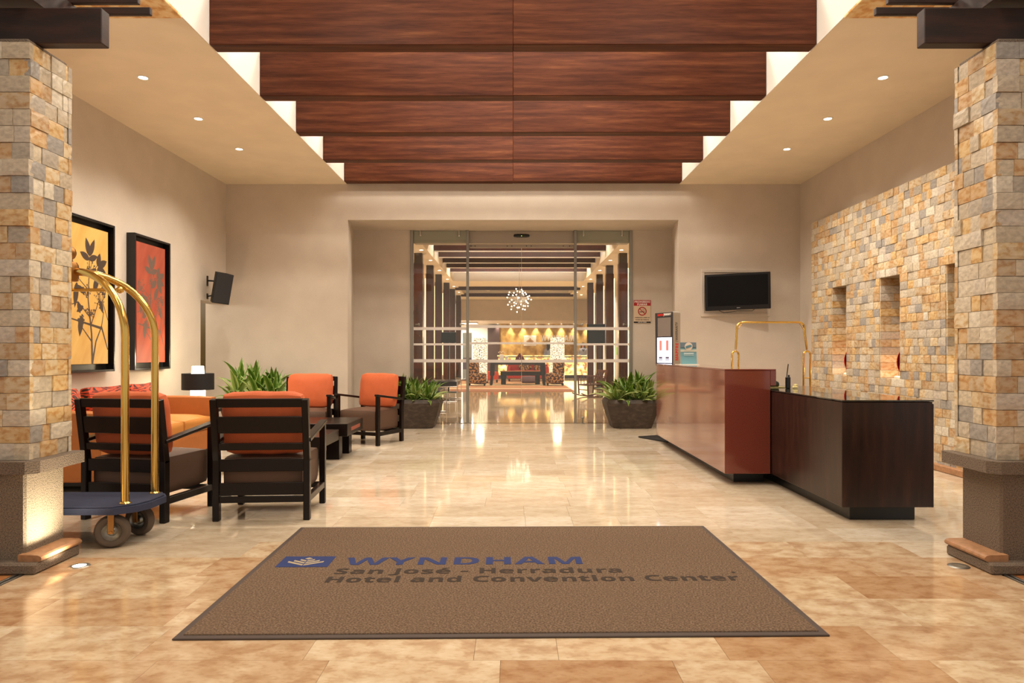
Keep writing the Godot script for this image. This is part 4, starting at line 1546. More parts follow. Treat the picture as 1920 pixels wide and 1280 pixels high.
# ================================================================ luggage carts
func build_carts():
	var s: SurfaceTool
	var t := thing("luggage_cart", "brass birdcage luggage cart with a blue carpet deck beside the left column", "luggage cart", V(-2.85, 0, 4.39))
	var poly := PackedVector2Array([Vector2(-0.42, -0.24), Vector2(0.42, -0.24), Vector2(0.52, -0.15), Vector2(0.555, -0.05), Vector2(0.555, 0.13), Vector2(0.5, 0.215), Vector2(-0.5, 0.215), Vector2(-0.555, 0.13), Vector2(-0.555, -0.1)])
	var flat := Transform3D(Basis(Vector3(1, 0, 0), Vector3(0, 0, -1), Vector3(0, -1, 0)), Vector3.ZERO)
	s = st()
	prism(s, poly, -0.212, -0.252, flat)
	var inner := PackedVector2Array()
	for p in poly: inner.append(p * 0.975)
	prism(s, inner, -0.25, -0.262, flat)
	obj("carpet_deck", s, M.blue_carpet, t)
	for e in [[0.435, 0.14], [-0.435, 0.14], [0.455, -0.175], [-0.455, -0.175]]:
		s = st()
		var base := Vector3(e[0], 0.26, e[1])
		var sgx := signf(e[0])
		var pts := [base, Vector3(e[0], 0.9, e[1]), Vector3(e[0], 1.30, e[1])]
		for k in range(1, 13):
			var a := PI / 2 * k / 12
			var f := cos(a)
			pts.append(Vector3(lerpf(sgx * 0.04, e[0], f), 1.30 + 0.42 * sin(a), lerpf(0.0, e[1], pow(f, 0.8))))
		tube(s, pts, 0.0235, 14)
		lathe(s, [[0.034, 0.258], [0.034, 0.266], [0.026, 0.275]], 14, T(Vector3(e[0], 0, e[1])))
		obj("post", s, M.brass, t)
	s = st()
	lathe(s, [[0.0, 1.66], [0.042, 1.66], [0.05, 1.68], [0.05, 1.76], [0.04, 1.78], [0.018, 1.785], [0.016, 1.80], [0.028, 1.81], [0.036, 1.83], [0.037, 1.845], [0.03, 1.868], [0.014, 1.882], [0.0, 1.884]], 20)
	obj("finial", s, M.brass_old, t)
	s = st()
	lathe(s, [[0.0, 1.60], [0.014, 1.60], [0.014, 1.67], [0.0, 1.67]], 10)
	tube(s, [Vector3(-0.31, 1.605, -0.02), Vector3(0.31, 1.605, -0.02)], 0.011, 10)
	for x in [-0.31, 0.31]: pillow(s, T(Vector3(x, 1.605, -0.02)), Vector3(0.045, 0.045, 0.045), 0.022, Vector3.ZERO, 6)
	obj("hanging_rail", s, M.brass, t)
	for e in [[0.38, 0.18, 0.3], [0.39, -0.11, -0.2], [-0.38, 0.15, 0.2], [-0.38, -0.12, 0.0]]:
		var xf := T(Vector3(e[0], 0.102, e[1]), e[2])
		s = st()
		var hub := xf * Transform3D(Basis(Vector3(1, 0, 0), Vector3(0, 0, 1), Vector3(0, -1, 0)), Vector3.ZERO)
		lathe(s, [[0.055, -0.022], [0.07, -0.032], [0.088, -0.03], [0.1, -0.014], [0.102, 0.0], [0.1, 0.014], [0.088, 0.03], [0.07, 0.032], [0.055, 0.022]], 28, hub)
		var w := obj("wheel", s, M.rubber, t)
		s = st()
		lathe(s, [[0.0, -0.02], [0.018, -0.02], [0.03, -0.008], [0.045, -0.012], [0.056, -0.026], [0.056, 0.026], [0.045, 0.012], [0.03, 0.008], [0.018, 0.02], [0.0, 0.02]], 24, hub)
		obj("wheel_rim", s, M.steel, w)
		s = st()
		for q in [-0.042, 0.042]:
			cbox(s, xf * T(Vector3(0, 0.055, q)), Vector3(0.036, 0.13, 0.008), 0.002)
		cbox(s, xf * T(Vector3(0, 0.116, 0)), Vector3(0.05, 0.008, 0.095), 0.002)
		tube(s, [xf * Vector3(0, 0, -0.05), xf * Vector3(0, 0, 0.05)], 0.01, 8)
		obj("caster_fork", s, M.brass_old, w)
	# second cart behind the counters
	t = thing("luggage_cart", "brass hoop-topped luggage cart standing behind the counters by the stone wall", "luggage cart", V(3.47, 0, 9.2))
	s = st()
	var p := [Vector3(-0.47, 1.24, 0), Vector3(-0.455, 1.5, 0)]
	p += arc(Vector3(-0.375, 1.53, 0), Vector3(-0.08, 0, 0), Vector3(0, 0.08, 0), 0.0, PI / 2, 6)
	p += arc(Vector3(0.375, 1.53, 0), Vector3(0, 0.08, 0), Vector3(0.08, 0, 0), 0.0, PI / 2, 6)
	p += [Vector3(0.455, 1.5, 0), Vector3(0.49, 1.24, 0)]
	tube(s, p, 0.014, 12)
	obj("hoop", s, M.brass, t)
	s = st()
	for sg in [-1.0, 1.0]:
		tube(s, [Vector3(sg * 0.452, 1.5, 0), Vector3(sg * 0.385, 1.6, 0)], 0.005, 6)
	obj("corner_brace", s, M.brass, t)
	for x in [-0.475, 0.49]:
		s = st()
		var q := [Vector3(x - 0.045, 0.24, 0), Vector3(x - 0.045, 1.17, 0)]
		q += arc(Vector3(x, 1.175, 0), Vector3(-0.045, 0, 0), Vector3(0, 0.045, 0), 0.1, PI - 0.1, 10)
		q += [Vector3(x + 0.045, 1.17, 0), Vector3(x + 0.045, 0.24, 0)]
		tube(s, q, 0.013, 12)
		tube(s, [Vector3(x - 0.045, 0.86, 0), Vector3(x + 0.045, 0.86, 0)], 0.008, 8)
		obj("fork_post", s, M.brass, t)
	s = st()
	cbox(s, T(Vector3(0.005, 0.225, 0)), Vector3(1.12, 0.05, 0.5), 0.012)
	obj("carpet_deck", s, M.blue_carpet, t)
	for e in [[0.45, 0.18], [-0.45, 0.18], [0.45, -0.18], [-0.45, -0.18]]:
		s = st()
		lathe(s, [[0.0, -0.02], [0.07, -0.03], [0.1, -0.014], [0.1, 0.014], [0.07, 0.03], [0.0, 0.02]], 20, Transform3D(Basis(Vector3(1, 0, 0), Vector3(0, 0, 1), Vector3(0, -1, 0)), Vector3(e[0], 0.1, e[1])))
		obj("wheel", s, M.rubber, t)

# ================================================================ things on the walls
func fill_shape(img: Image, c: Color, lo: Vector2, hi: Vector2, inside: Callable):
	for y in range(maxi(0, int(lo.y)), mini(img.get_height(), int(hi.y) + 2)):
		for x in range(maxi(0, int(lo.x)), mini(img.get_width(), int(hi.x) + 2)):
			if inside.call(Vector2(x, y)): img.set_pixel(x, y, c)

func paint_stroke(img: Image, c: Color, a: Vector2, b: Vector2, ra: float, rb: float):
	var n := int(a.distance_to(b) / 1.5) + 1
	for i in n + 1:
		var f := float(i) / n
		var p := a.lerp(b, f)
		var r := lerpf(ra, rb, f)
		for y in range(int(p.y - r), int(p.y + r) + 1):
			for x in range(int(p.x - r), int(p.x + r) + 1):
				if x >= 0 and y >= 0 and x < img.get_width() and y < img.get_height() and Vector2(x, y).distance_squared_to(p) <= r * r + 0.4:
					img.set_pixel(x, y, c)

func paint_leaf(img: Image, c: Color, at: Vector2, ang: float, l: float, w: float):
	var n := 14
	var d := Vector2(cos(ang), sin(ang))
	for i in n:
		var f0 := float(i) / n
		var f1 := float(i + 1) / n
		paint_stroke(img, c, at + d * l * f0, at + d * l * f1, w * sin(PI * pow(f0, 0.8)) * 0.5 + 0.4, w * sin(PI * pow(f1, 0.8)) * 0.5 + 0.4)

func botanical(bg0: Color, bg1: Color, fg: Color, seed_: int) -> ImageTexture:
	var w := 320
	var h := 720
	var img := Image.create(w, h, false, Image.FORMAT_RGB8)
	var n := FastNoiseLite.new()
	n.seed = seed_
	n.frequency = 0.006
	for y in h:
		for x in w:
			var f := clampf(0.5 + 0.7 * n.get_noise_2d(x * 1.6 + y * 0.9, y * 0.35 - x * 0.3), 0, 1)
			img.set_pixel(x, y, bg0.lerp(bg1, f))
	var r := RandomNumberGenerator.new()
	r.seed = 8
	# stems rising from the lower middle
	var root := Vector2(185, 716)
	var j1 := Vector2(178, 560)
	var stems := [[root, j1, 7.0, 5.0], [j1, Vector2(150, 380), 5.0, 3.5], [Vector2(150, 380), Vector2(162, 150), 3.5, 2.0], [root, Vector2(215, 600), 6.0, 4.0], [Vector2(215, 600), Vector2(262, 520), 4.0, 3.0],
		[Vector2(262, 520), Vector2(282, 440), 3.0, 2.0], [Vector2(262, 520), Vector2(316, 640), 5.0, 3.0], [Vector2(262, 528), Vector2(20, 488), 6.0, 2.5], [Vector2(178, 600), Vector2(90, 520), 3.5, 2.0], [Vector2(160, 470), Vector2(70, 400), 3.0, 2.0],
		[Vector2(70, 400), Vector2(4, 420), 2.5, 1.5], [Vector2(170, 520), Vector2(240, 380), 3.0, 2.0], [Vector2(150, 330), Vector2(60, 270), 2.5, 1.5], [Vector2(158, 260), Vector2(230, 190), 2.5, 1.5], [Vector2(270, 380), Vector2(318, 480), 2.5, 2.0]]
	for e in stems: paint_stroke(img, fg, e[0], e[1], e[2] * 1.25, e[3] * 1.25)
	var leaves := [[162, 150, -1.9, 80, 26], [162, 150, -1.15, 84, 24], [158, 170, -2.75, 66, 24], [160, 170, -0.35, 60, 22], [230, 195, -1.3, 60, 24], [235, 200, -0.5, 70, 26], [232, 205, 0.4, 66, 26], [228, 210, 1.0, 80, 26], [215, 215, 2.4, 60, 24],
		[60, 300, 1.7, 110, 26], [230, 260, 2.0, 70, 26], [70, 400, 1.3, 50, 18], [95, 470, 1.7, 90, 26], [250, 380, 1.2, 60, 20], [110, 420, 2.6, 50, 18], [120, 350, -2.6, 60, 20]]
	for e in leaves: paint_leaf(img, fg, Vector2(e[0], e[1]), e[2], e[3] * 1.2, e[4] * 1.5)
	for c in [[165, 215, 46], [50, 260, 44], [255, 370, 56], [140, 340, 40], [170, 440, 40], [95, 490, 26], [280, 330, 30]]:
		for k in 26:
			var a := r.randf() * TAU
			var q: Vector2 = Vector2(c[0], c[1]) + Vector2(cos(a), sin(a)) * c[2] * sqrt(r.randf())
			paint_stroke(img, fg, Vector2(c[0], c[1] + c[2] * 0.6), q, 0.8, 0.8)
			paint_stroke(img, fg, q, q + Vector2(1, 1), r.randf_range(2.5, 5.5), 3.0)
	return ImageTexture.create_from_image(img)

func build_wall_things():
	var s: SurfaceTool
	# two framed botanical prints in deep black frames
	var pics := [["yellow botanical print in a deep black frame, half hidden by the left column", 7.135, botanical(C(200, 152, 72), C(218, 178, 100), C(66, 50, 38), 3)], ["orange-red botanical print in a deep black frame on the left wall", 8.357, botanical(C(142, 60, 42), C(172, 84, 58), C(98, 80, 70), 9)]]
	for e in pics:
		var t := thing("picture", e[0], "picture", V(-4.5, 0.995, e[1]), PI / 2, "framed botanical prints")
		var w := 0.83
		var h := 1.605
		for b in [[-w / 2 + 0.0125, h / 2, 0.025, h], [w / 2 - 0.0125, h / 2, 0.025, h], [0.0, 0.0125, w - 0.05, 0.025], [0.0, h - 0.0125, w - 0.05, 0.025]]:
			s = st()
			cbox(s, T(Vector3(b[0], b[1], 0.05)), Vector3(b[2], b[3], 0.1), 0.003)
			obj("frame_side", s, mat(C(20, 17, 18), 0.25), t)
		s = st()
		cbox(s, T(Vector3(0, h / 2, 0.008)), Vector3(w - 0.05, h - 0.05, 0.012), 0.0)
		obj("backing", s, M.black, t)
		s = st()
		cbox(s, T(Vector3(0, h / 2, 0.045)), Vector3(0.66, h - 0.17, 0.05), 0.003)
		var cv := obj("canvas", s, mat(C(196, 146, 56) if e[1] < 8 else C(150, 50, 26), 0.7), t)
		s = st()
		sheet(s, T(Vector3(0, h / 2, 0.0712)), 0.655, h - 0.175)
		var pm := mat(Color.WHITE, 0.6)
		pm.albedo_texture = e[2]
		obj("print", s, pm, cv)
	# loudspeaker on a bracket
	var t := thing("loudspeaker", "black loudspeaker tilted on a wall bracket above the side doorway", "speaker", V(-4.25, 2.14, 9.94), 0.7)
	s = st()
	var tilt := T(Vector3.ZERO, 0, 0.2, -0.1)
	prism(s, PackedVector2Array([Vector2(-0.12, 0.08), Vector2(0.12, 0.08), Vector2(0.08, -0.13), Vector2(-0.08, -0.13)]), -0.22, 0.22, tilt * Transform3D(Basis(Vector3(1, 0, 0), Vector3(0, 0, 1), Vector3(0, -1, 0)), Vector3.ZERO))
	obj("cabinet", s, M.black_matt, t)
	s = st()
	cbox(s, tilt * T(Vector3(0, 0, 0.083)), Vector3(0.226, 0.42, 0.008), 0.003)
	obj("grille", s, mat(C(30, 30, 32), 0.55), t)
	var inv := t.transform.affine_inverse()
	s = st()
	tube(s, [inv * V(-4.49, 2.26, 10.04), inv * V(-4.28, 2.24, 9.98)], 0.012, 8)
	tube(s, [inv * V(-4.49, 2.03, 10.04), inv * V(-4.3, 2.05, 9.98)], 0.01, 8)
	bar(s, inv * V(-4.493, 2.18, 10.04), inv * V(-4.493, 2.33, 10.04), 0.04, 0.012, inv.basis * Vector3.RIGHT, 0.002)
	bar(s, inv * V(-4.493, 1.99, 10.04), inv * V(-4.493, 2.07, 10.04), 0.04, 0.012, inv.basis * Vector3.RIGHT, 0.002)
	obj("bracket", s, M.black, t)
	# television with its wall box
	t = thing("television", "black flat television tilted on a bracket on the back wall right of the entrance", "television", V(3.48, 2.15, 10.7))
	s = st()
	for b in [[0.0, 0.33, 1.07, 0.05], [0.0, -0.36, 1.07, 0.05], [-0.51, -0.015, 0.05, 0.64], [0.51, -0.015, 0.05, 0.64]]:
		cbox(s, T(Vector3(b[0], b[1], 0.012)), Vector3(b[2], b[3], 0.024), 0.004)
	cbox(s, T(Vector3(0, -0.015, 0.003)), Vector3(0.98, 0.64, 0.006), 0.0)
	obj("wall_box", s, M.wall, t)
	s = st()
	tube(s, [Vector3(0.05, 0.0, 0.0), Vector3(0.15, 0.0, 0.1)], 0.02, 8)
	tube(s, [Vector3(0.15, 0.0, 0.1), Vector3(0.0, 0.0, 0.18)], 0.02, 8)
	obj("bracket", s, M.black, t)
	var tv := T(Vector3(-0.03, -0.01, 0.2), -0.22, 0.13, 0.03)
	s = st()
	cbox(s, tv, Vector3(0.965, 0.56, 0.045), 0.008)
	cbox(s, tv * T(Vector3(0, 0, -0.035)), Vector3(0.6, 0.34, 0.04), 0.01)
	obj("casing", s, mat(C(18, 18, 20), 0.3), t)
	s = st()
	cbox(s, tv * T(Vector3(0, 0.018, 0.0225)), Vector3(0.885, 0.46, 0.003), 0.0)
	obj("screen", s, M.screen, t)
	text("maker_badge", "————", 0.05, 0.06, 0.002, mat(C(150, 150, 150), 0.4), t, tv * T(Vector3(0.01, -0.247, 0.024)))
	s = st()
	tube(s, [tv * Vector3(-0.3, -0.27, -0.01), tv * Vector3(-0.2, -0.32, -0.02), tv * Vector3(0.0, -0.30, -0.03), tv * Vector3(0.22, -0.31, -0.03), tv * Vector3(0.26, -0.27, -0.02)], 0.005, 6)
	obj("cable", s, M.black, t)
	# no-smoking sign
	t = thing("no_smoking_sign", "cream no smoking sign with a red header right of the glass doors", "sign", V(2.2, 1.9, 11.63))
	s = st()
	cbox(s, T(Vector3.ZERO), Vector3(0.286, 0.39, 0.006), 0.001)
	obj("plate", s, mat(C(214, 190, 160), 0.5), t)
	s = st()
	cbox(s, T(Vector3(0, 0.147, 0.0035)), Vector3(0.286, 0.096, 0.003), 0.0)
	var hd := obj("red_header", s, M.signred, t)
	text("lettering", "PROHIBIDO", 0.262, 0.034, 0.002, M.white, hd, T(Vector3(0, 0.167, 0.0055)))
	text("lettering", "FUMAR", 0.17, 0.034, 0.002, M.white, hd, T(Vector3(0, 0.122, 0.0055)))
	s = st()
	lathe(s, [[0.058, 0.0], [0.074, 0.0], [0.074, 0.003], [0.058, 0.003], [0.058, 0.0]], 32, Transform3D(Basis(Vector3(1, 0, 0), Vector3(0, 0, 1), Vector3(0, -1, 0)), Vector3(0, 0.005, 0.003)))
	cbox(s, T(Vector3(0, 0.005, 0.005), 0, 0, -PI / 4), Vector3(0.125, 0.013, 0.003), 0.0)
	obj("prohibition_ring", s, M.signred, t)
	s = st()
	cbox(s, T(Vector3(-0.005, -0.005, 0.0037)), Vector3(0.09, 0.012, 0.0015), 0.0)
	for k in 2:
		var p := []
		for i in 7: p.append(Vector3(0.012 + 0.018 * k + 0.007 * sin(i * 0.9), 0.005 + i * 0.007, 0.004))
		tube(s, p, 0.002, 5)
	obj("cigarette_mark", s, M.ink, t)
	text("lettering", "AMBIENTE LIBRE DE", 0.25, 0.017, 0.002, M.ink, t, T(Vector3(0, -0.103, 0.004)))
	text("lettering", "HUMO DE TABACO", 0.23, 0.017, 0.002, M.ink, t, T(Vector3(0, -0.138, 0.004)))
	s = st()
	cbox(s, T(Vector3(0, -0.181, 0.0035)), Vector3(0.286, 0.024, 0.002), 0.0)
	var bb := obj("black_footer", s, M.black, t)
	text("lettering", "LEY Nº 9028", 0.14, 0.014, 0.002, M.white, bb, T(Vector3(0, -0.181, 0.005)))
	# red glass plates standing in the niches
	for k in 2:
		s = st()
		lathe(s, [[0.0, 0.0], [0.1, 0.006], [0.16, 0.03], [0.185, 0.06], [0.18, 0.062], [0.155, 0.038], [0.1, 0.018], [0.0, 0.012]], 32, Transform3D(Basis(Vector3(0, 0, -1), Vector3(0, 1, 0), Vector3(1, 0, 0)) * Basis.from_euler(Vector3(0, 0, PI / 2)), Vector3(0, 0.19, 0)))
		single("red_plate", s, M.red_gloss, "round glossy red dish standing upright in the %s stone niche" % ["far", "middle"][k], "plate", V(4.47, 0.906, [8.985, 7.765][k]), 0.25, "red dishes in the niches")

# ================================================================ plants
func leaf_mesh(l: float, w: float, droop: float, seed_: int, pale: bool) -> ArrayMesh:
	# a folded strap leaf growing along +y and bending towards +z, cream at its edges
	var s := st(0)
	var r := RandomNumberGenerator.new()
	r.seed = seed_
	var n := 9
	var pts := []
	var p := Vector3.ZERO
	var a := 0.12
	for i in n + 1:
		pts.append([p, a])
		a += droop / n * (0.4 + 1.2 * i / n)
		p += Vector3(0, cos(a), sin(a)) * (l / n)
	var green := Color(0.10, 0.21, 0.025)
	var mid := Color(0.22, 0.36, 0.06)
	var cream := Color(0.62, 0.64, 0.28)
	for i in n:
		for side in [-1.0, 1.0]:
			var q := []
			for k in [i, i + 1]:
				var f := float(k) / n
				var hw := w * 0.5 * (sin(PI * pow(f, 0.62)) * 0.92 + 0.08 * (1.0 - f))
				var nrm := Vector3(0, -sin(pts[k][1]), cos(pts[k][1]))
				var c: Vector3 = pts[k][0]
				q.append([c, c + Vector3(side * hw * 0.62, 0, 0) + nrm * hw * 0.25, c + Vector3(side * hw, 0, 0) + nrm * hw * 0.5])
			for b in 2:
				var cols := [mid if not pale else Color(0.36, 0.45, 0.13), green if not pale else Color(0.28, 0.38, 0.1)] if b == 0 else [green if not pale else Color(0.2, 0.32, 0.07), cream if r.randf() < 0.55 or pale else mid]
				var A: Vector3 = q[0][b]
				var B: Vector3 = q[0][b + 1]
				var Cc: Vector3 = q[1][b + 1]
				var D: Vector3 = q[1][b]
				for e in [[A, 0], [B, 1], [Cc, 1], [A, 0], [Cc, 1], [D, 0]]:
					s.set_color(cols[e[1]])
					s.add_vertex(e[0])
	return commit(s)

func grow(t: Node3D, spots: Array, per: int, seed_: int, k: float):
	var r := RandomNumberGenerator.new()
	r.seed = seed_
	if not G.has("leaves"):
		G.leaves = [leaf_mesh(0.36, 0.07, 0.7, 1, false), leaf_mesh(0.4, 0.074, 1.2, 2, false), leaf_mesh(0.34, 0.068, 1.6, 3, false), leaf_mesh(0.3, 0.075, 0.9, 4, true), leaf_mesh(0.36, 0.085, 1.3, 5, true), leaf_mesh(0.24, 0.065, 0.35, 6, false)]
	for sp in spots:
		var hgt: float = sp[2]
		for i in per:
			var f := float(i) / (per - 1)
			var yaw := i * 2.4 + r.randf_range(-0.3, 0.3)
			var tilt := lerpf(0.85, 0.08, pow(f, 0.8)) + r.randf_range(-0.12, 0.12)
			var o := MeshInstance3D.new()
			o.name = "leaf"
			o.mesh = G.leaves[r.randi() % 3 if r.randf() > sp[3] else 3 + r.randi() % 2] if f < 0.8 else G.leaves[5]
			o.material_override = M.leaf
			var sc := k * r.randf_range(0.8, 1.15)
			o.transform = Transform3D(Basis.from_euler(Vector3(0, yaw, 0)) * Basis.from_euler(Vector3(tilt, 0, 0)) * Basis.from_scale(Vector3.ONE * sc), Vector3(sp[0], 0.4 + hgt * f, sp[1]))
			var tip := o.transform * Vector3(0, 0.28, 0.2)
			if tip.z < -0.44: o.transform = Transform3D(Basis(Vector3.UP, PI) * o.transform.basis, o.transform.origin)
			t.add_child(o, true)

func planter(label: String, at: Vector3, sc: float) -> Node3D:
	var t := thing("potted_plant", label, "potted plant", at, 0.0, "plants in dark faceted planters")
	var s := st()
	var prof := [[0.30, 0.0], [0.335, 0.10], [0.375, 0.22], [0.405, 0.33], [0.42, 0.405], [0.39, 0.46], [0.345, 0.46], [0.335, 0.41]]
	var rings := []
	for e in prof:
		var h: float = e[0] * sc
		var c := h * 0.26
		rings.append([Vector3(-h + c, e[1], h), Vector3(h - c, e[1], h), Vector3(h, e[1], h - c), Vector3(h, e[1], -h + c), Vector3(h - c, e[1], -h), Vector3(-h + c, e[1], -h), Vector3(-h, e[1], -h + c), Vector3(-h, e[1], h - c)])
	for i in rings.size() - 1:
		for k in 8:
			var k2 := (k + 1) % 8
			var out: Vector3 = (rings[i][k] + rings[i][k2]) * Vector3(1, 0, 1)
			if i == 5: out = Vector3.UP
			if i == 6: out = -out
			quad(s, rings[i][k], rings[i][k2], rings[i + 1][k2], rings[i + 1][k], out + Vector3(0, 0.001, 0))
	face(s, rings[0], Vector3.DOWN)
	obj("planter", s, M.pot, t)
	s = st()
	face(s, rings[7], Vector3.UP)
	obj("soil", s, M.soil, t)
	return t

func build_plants():
	var t := planter("variegated strap-leaf plant in a dark planter left of the glass doors", V(-1.58, 0, 11.08), 1.0)
	grow(t, [[0.22, 0.22, 0.09, 0.5], [0.02, 0.24, 0.1, 0.3], [-0.2, 0.2, 0.12, 0.4], [0.24, -0.05, 0.1, 0.4], [0.0, 0.0, 0.16, 0.3], [-0.22, -0.05, 0.2, 0.2], [0.15, -0.24, 0.12, 0.3], [-0.12, -0.22, 0.14, 0.3]], 18, 21, 1.12)
	t = planter("variegated strap-leaf plant in a dark planter right of the glass doors", V(1.90, 0, 11.08), 1.0)
	grow(t, [[-0.26, 0.22, 0.06, 0.95], [-0.08, 0.2, 0.1, 0.2], [0.12, 0.24, 0.07, 0.95], [0.27, 0.18, 0.1, 0.4], [-0.24, -0.02, 0.1, 0.2], [0.0, 0.0, 0.2, 0.05], [0.14, -0.02, 0.28, 0.0], [0.22, -0.2, 0.2, 0.1], [-0.12, -0.22, 0.14, 0.2]], 18, 22, 1.22)
	t = planter("bushy variegated plant in the back left corner behind the lamp", V(-3.72, 0, 9.9), 0.95)
	grow(t, [[-0.2, 0.2, 0.3, 0.4], [0.1, 0.24, 0.24, 0.5], [0.3, 0.16, 0.2, 0.3], [0.26, -0.08, 0.26, 0.3], [0.0, 0.02, 0.36, 0.4], [-0.24, -0.02, 0.4, 0.4], [0.16, -0.22, 0.3, 0.3], [-0.1, -0.2, 0.4, 0.3]], 18, 23, 1.35)

# ================================================================ things in the lobby
func build_lobby_things():
	var s: SurfaceTool
	# striped carpet
	var t: Node3D
	var im := Image.create(4, 128, false, Image.FORMAT_RGB8)
	var r := RandomNumberGenerator.new()
	r.seed = 2
	var cs := [C(190, 146, 100), C(206, 174, 128), C(150, 96, 64), C(214, 186, 142), C(176, 122, 80), C(196, 154, 108)]
	var y := 0
	while y < 128:
		var w := r.randi_range(3, 12)
		im.fill_rect(Rect2i(0, y, 4, w), cs[r.randi() % cs.size()])
		y += w
	s = st()
	sheet(s, Transform3D(Basis(Vector3(1, 0, 0), Vector3(0, 0, -1), Vector3(0, 1, 0)), V(-0.2, 0.012, 25.6)), 4.2, 9.2)
	var cm := mat(Color.WHITE, 0.95)
	cm.albedo_texture = ImageTexture.create_from_image(im)
	t = thing("carpet", "orange and tan striped carpet under the lobby seating", "carpet")
	obj("pile", s, cm, t)
	s = st()
	hb(s, -2.31, 1.91, 0.0, 0.011, 20.99, 30.21, 0.003)
	obj("backing", s, mat(C(150, 90, 50), 0.95), t)
	# chandelier
	t = thing("chandelier", "starburst chandelier of many small glowing bulbs hanging in the lobby", "chandelier", V(0.22, 3.05, 24.0))
	s = st()
	lathe(s, [[0.0, -0.06], [0.05, -0.04], [0.06, 0.0], [0.05, 0.04], [0.0, 0.06]], 14)
	tube(s, [Vector3(0, 0.05, 0), Vector3(0, 1.85, 0)], 0.006, 6)
	lathe(s, disc_y(0.07, 1.82, 1.85), 14)
	obj("hub", s, M.chrome, t)
	s = st()
	var bulb := st()
	lathe(bulb, [[0.0, -0.024], [0.016, -0.017], [0.022, 0.0], [0.016, 0.017], [0.0, 0.024]], 10)
	var bm := commit(bulb)
	for i in 44:
		var f := (i + 0.5) / 44.0
		var th := i * 2.39996
		var cy := 1.0 - 2.0 * f
		var sy := sqrt(1.0 - cy * cy)
		var d := Vector3(sy * cos(th), cy, sy * sin(th))
		var L := r.randf_range(0.27, 0.43) * (1.0 if i % 3 else 1.12)
		s = st()
		tube(s, [d * 0.04, d * L], 0.004, 5)
		obj("arm", s, M.chrome, t)
		var b := obj("bulb", bm, M.bulb, t)
		b.position = d * (L + 0.02)
	# leopard floor lamps
	var spots := ntex(0.07, 2, [[0.0, C(255, 240, 205)], [0.52, C(255, 236, 196)], [0.58, C(60, 36, 18)], [1.0, C(40, 24, 12)]], 95, 256)
	var lm := tmat(spots, Vector3.ONE * 1.1, 0.7)
	lm.emission_enabled = true
	lm.emission = Color.BLACK
	lm.emission_texture = spots
	lm.emission_energy_multiplier = 0.8
	for e in [["left", -1.25, 25.9, 1.74], ["right", 1.68, 25.9, 1.77]]:
		t = thing("floor_lamp", "tall glowing leopard-spotted floor lamp behind the %s spotted chair" % e[0], "floor lamp", V(e[1], 0.013, e[2]), 0.0, "leopard floor lamps")
		s = st()
		lathe(s, [[0.0, 0.1], [0.27, 0.1], [0.27, 1.0], [0.27, e[3]], [0.255, e[3]], [0.255, e[3] - 0.02], [0.0, e[3] - 0.02]], 30)
		obj("lamp_shade", s, lm, t)
		s = st()
		lathe(s, [[0.0, 0.0], [0.24, 0.0], [0.24, 0.03], [0.1, 0.05], [0.1, 0.1], [0.0, 0.1]], 24)
		obj("base", s, M.black, t)
		omni(Vector3(0, e[3] + 0.15, 0), 0.4, C(255, 226, 170), 0.15, t)
	# spotted lounge chairs
	for e in [["left", -1.3, 24.6, 1.0], ["right", 1.52, 24.7, -1.0]]:
		t = thing("lounge_chair", "brown leopard-patterned lounge chair at the %s end of the long table" % e[0], "chair", V(e[1], 0.013, e[2]), 0.0, "spotted lounge chairs")
		var sx: float = e[3]
		s = st()
		pillow(s, T(Vector3(0.02 * sx, 0.27, 0)), Vector3(0.64, 0.36, 0.66), 0.06, Vector3(0.0, 0.02, 0.0), 8)
		obj("seat", s, M.leopard, t)
		s = st()
		pillow(s, T(Vector3(-0.13 * sx, 0.66, -0.05), 0, 0, 0.04 * sx), Vector3(0.4, 0.56, 0.58), 0.06, Vector3.ZERO, 8)
		obj("backrest", s, M.leopard, t)
		for q in [[-0.27, -0.27], [0.27, -0.27], [-0.27, 0.27], [0.27, 0.27]]:
			s = st()
			lathe(s, [[0.0, 0.0], [0.018, 0.0], [0.028, 0.1], [0.0, 0.1]], 10, T(Vector3(q[0], 0, q[1])))
			obj("leg", s, M.black, t)
	# long console table with a bench
	t = thing("console_table", "long dark console table with tapered legs on the striped carpet", "table", V(0.17, 0.013, 25.2))
	s = st()
	cbox(s, T(Vector3(0, 0.80, 0)), Vector3(2.0, 0.11, 0.75), 0.006)
	obj("tabletop", s, mat(C(40, 38, 38), 0.4), t)
	for q in [[-0.92, -0.28], [0.92, -0.28], [-0.92, 0.28], [0.92, 0.28]]:
		s = st()
		bar(s, Vector3(q[0], 0.78, q[1]), Vector3(q[0] * 1.02, 0.35, q[1]), 0.16, 0.1, Vector3(0, 0, 1))
		bar(s, Vector3(q[0] * 1.02, 0.37, q[1]), Vector3(q[0] * 1.06, 0.0, q[1]), 0.09, 0.08, Vector3(0, 0, 1))
		obj("leg", s, mat(C(36, 33, 33), 0.4), t)
	t = thing("bench", "low dark bench with a light wooden top pushed under the long table", "bench", V(0.28, 0.013, 25.7))
	s = st()
	cbox(s, T(Vector3(0, 0.40, 0)), Vector3(1.5, 0.14, 0.36), 0.006)
	obj("apron", s, mat(C(38, 36, 38), 0.5), t)
	s = st()
	cbox(s, T(Vector3(0, 0.485, 0)), Vector3(1.54, 0.03, 0.4), 0.006)
	obj("seat_board", s, mat(C(190, 140, 90), 0.5), t)
	for x in [-0.64, 0.64]:
		s = st()
		cbox(s, T(Vector3(x, 0.17, 0)), Vector3(0.18, 0.34, 0.3), 0.006)
		obj("leg", s, mat(C(34, 30, 30), 0.5), t)
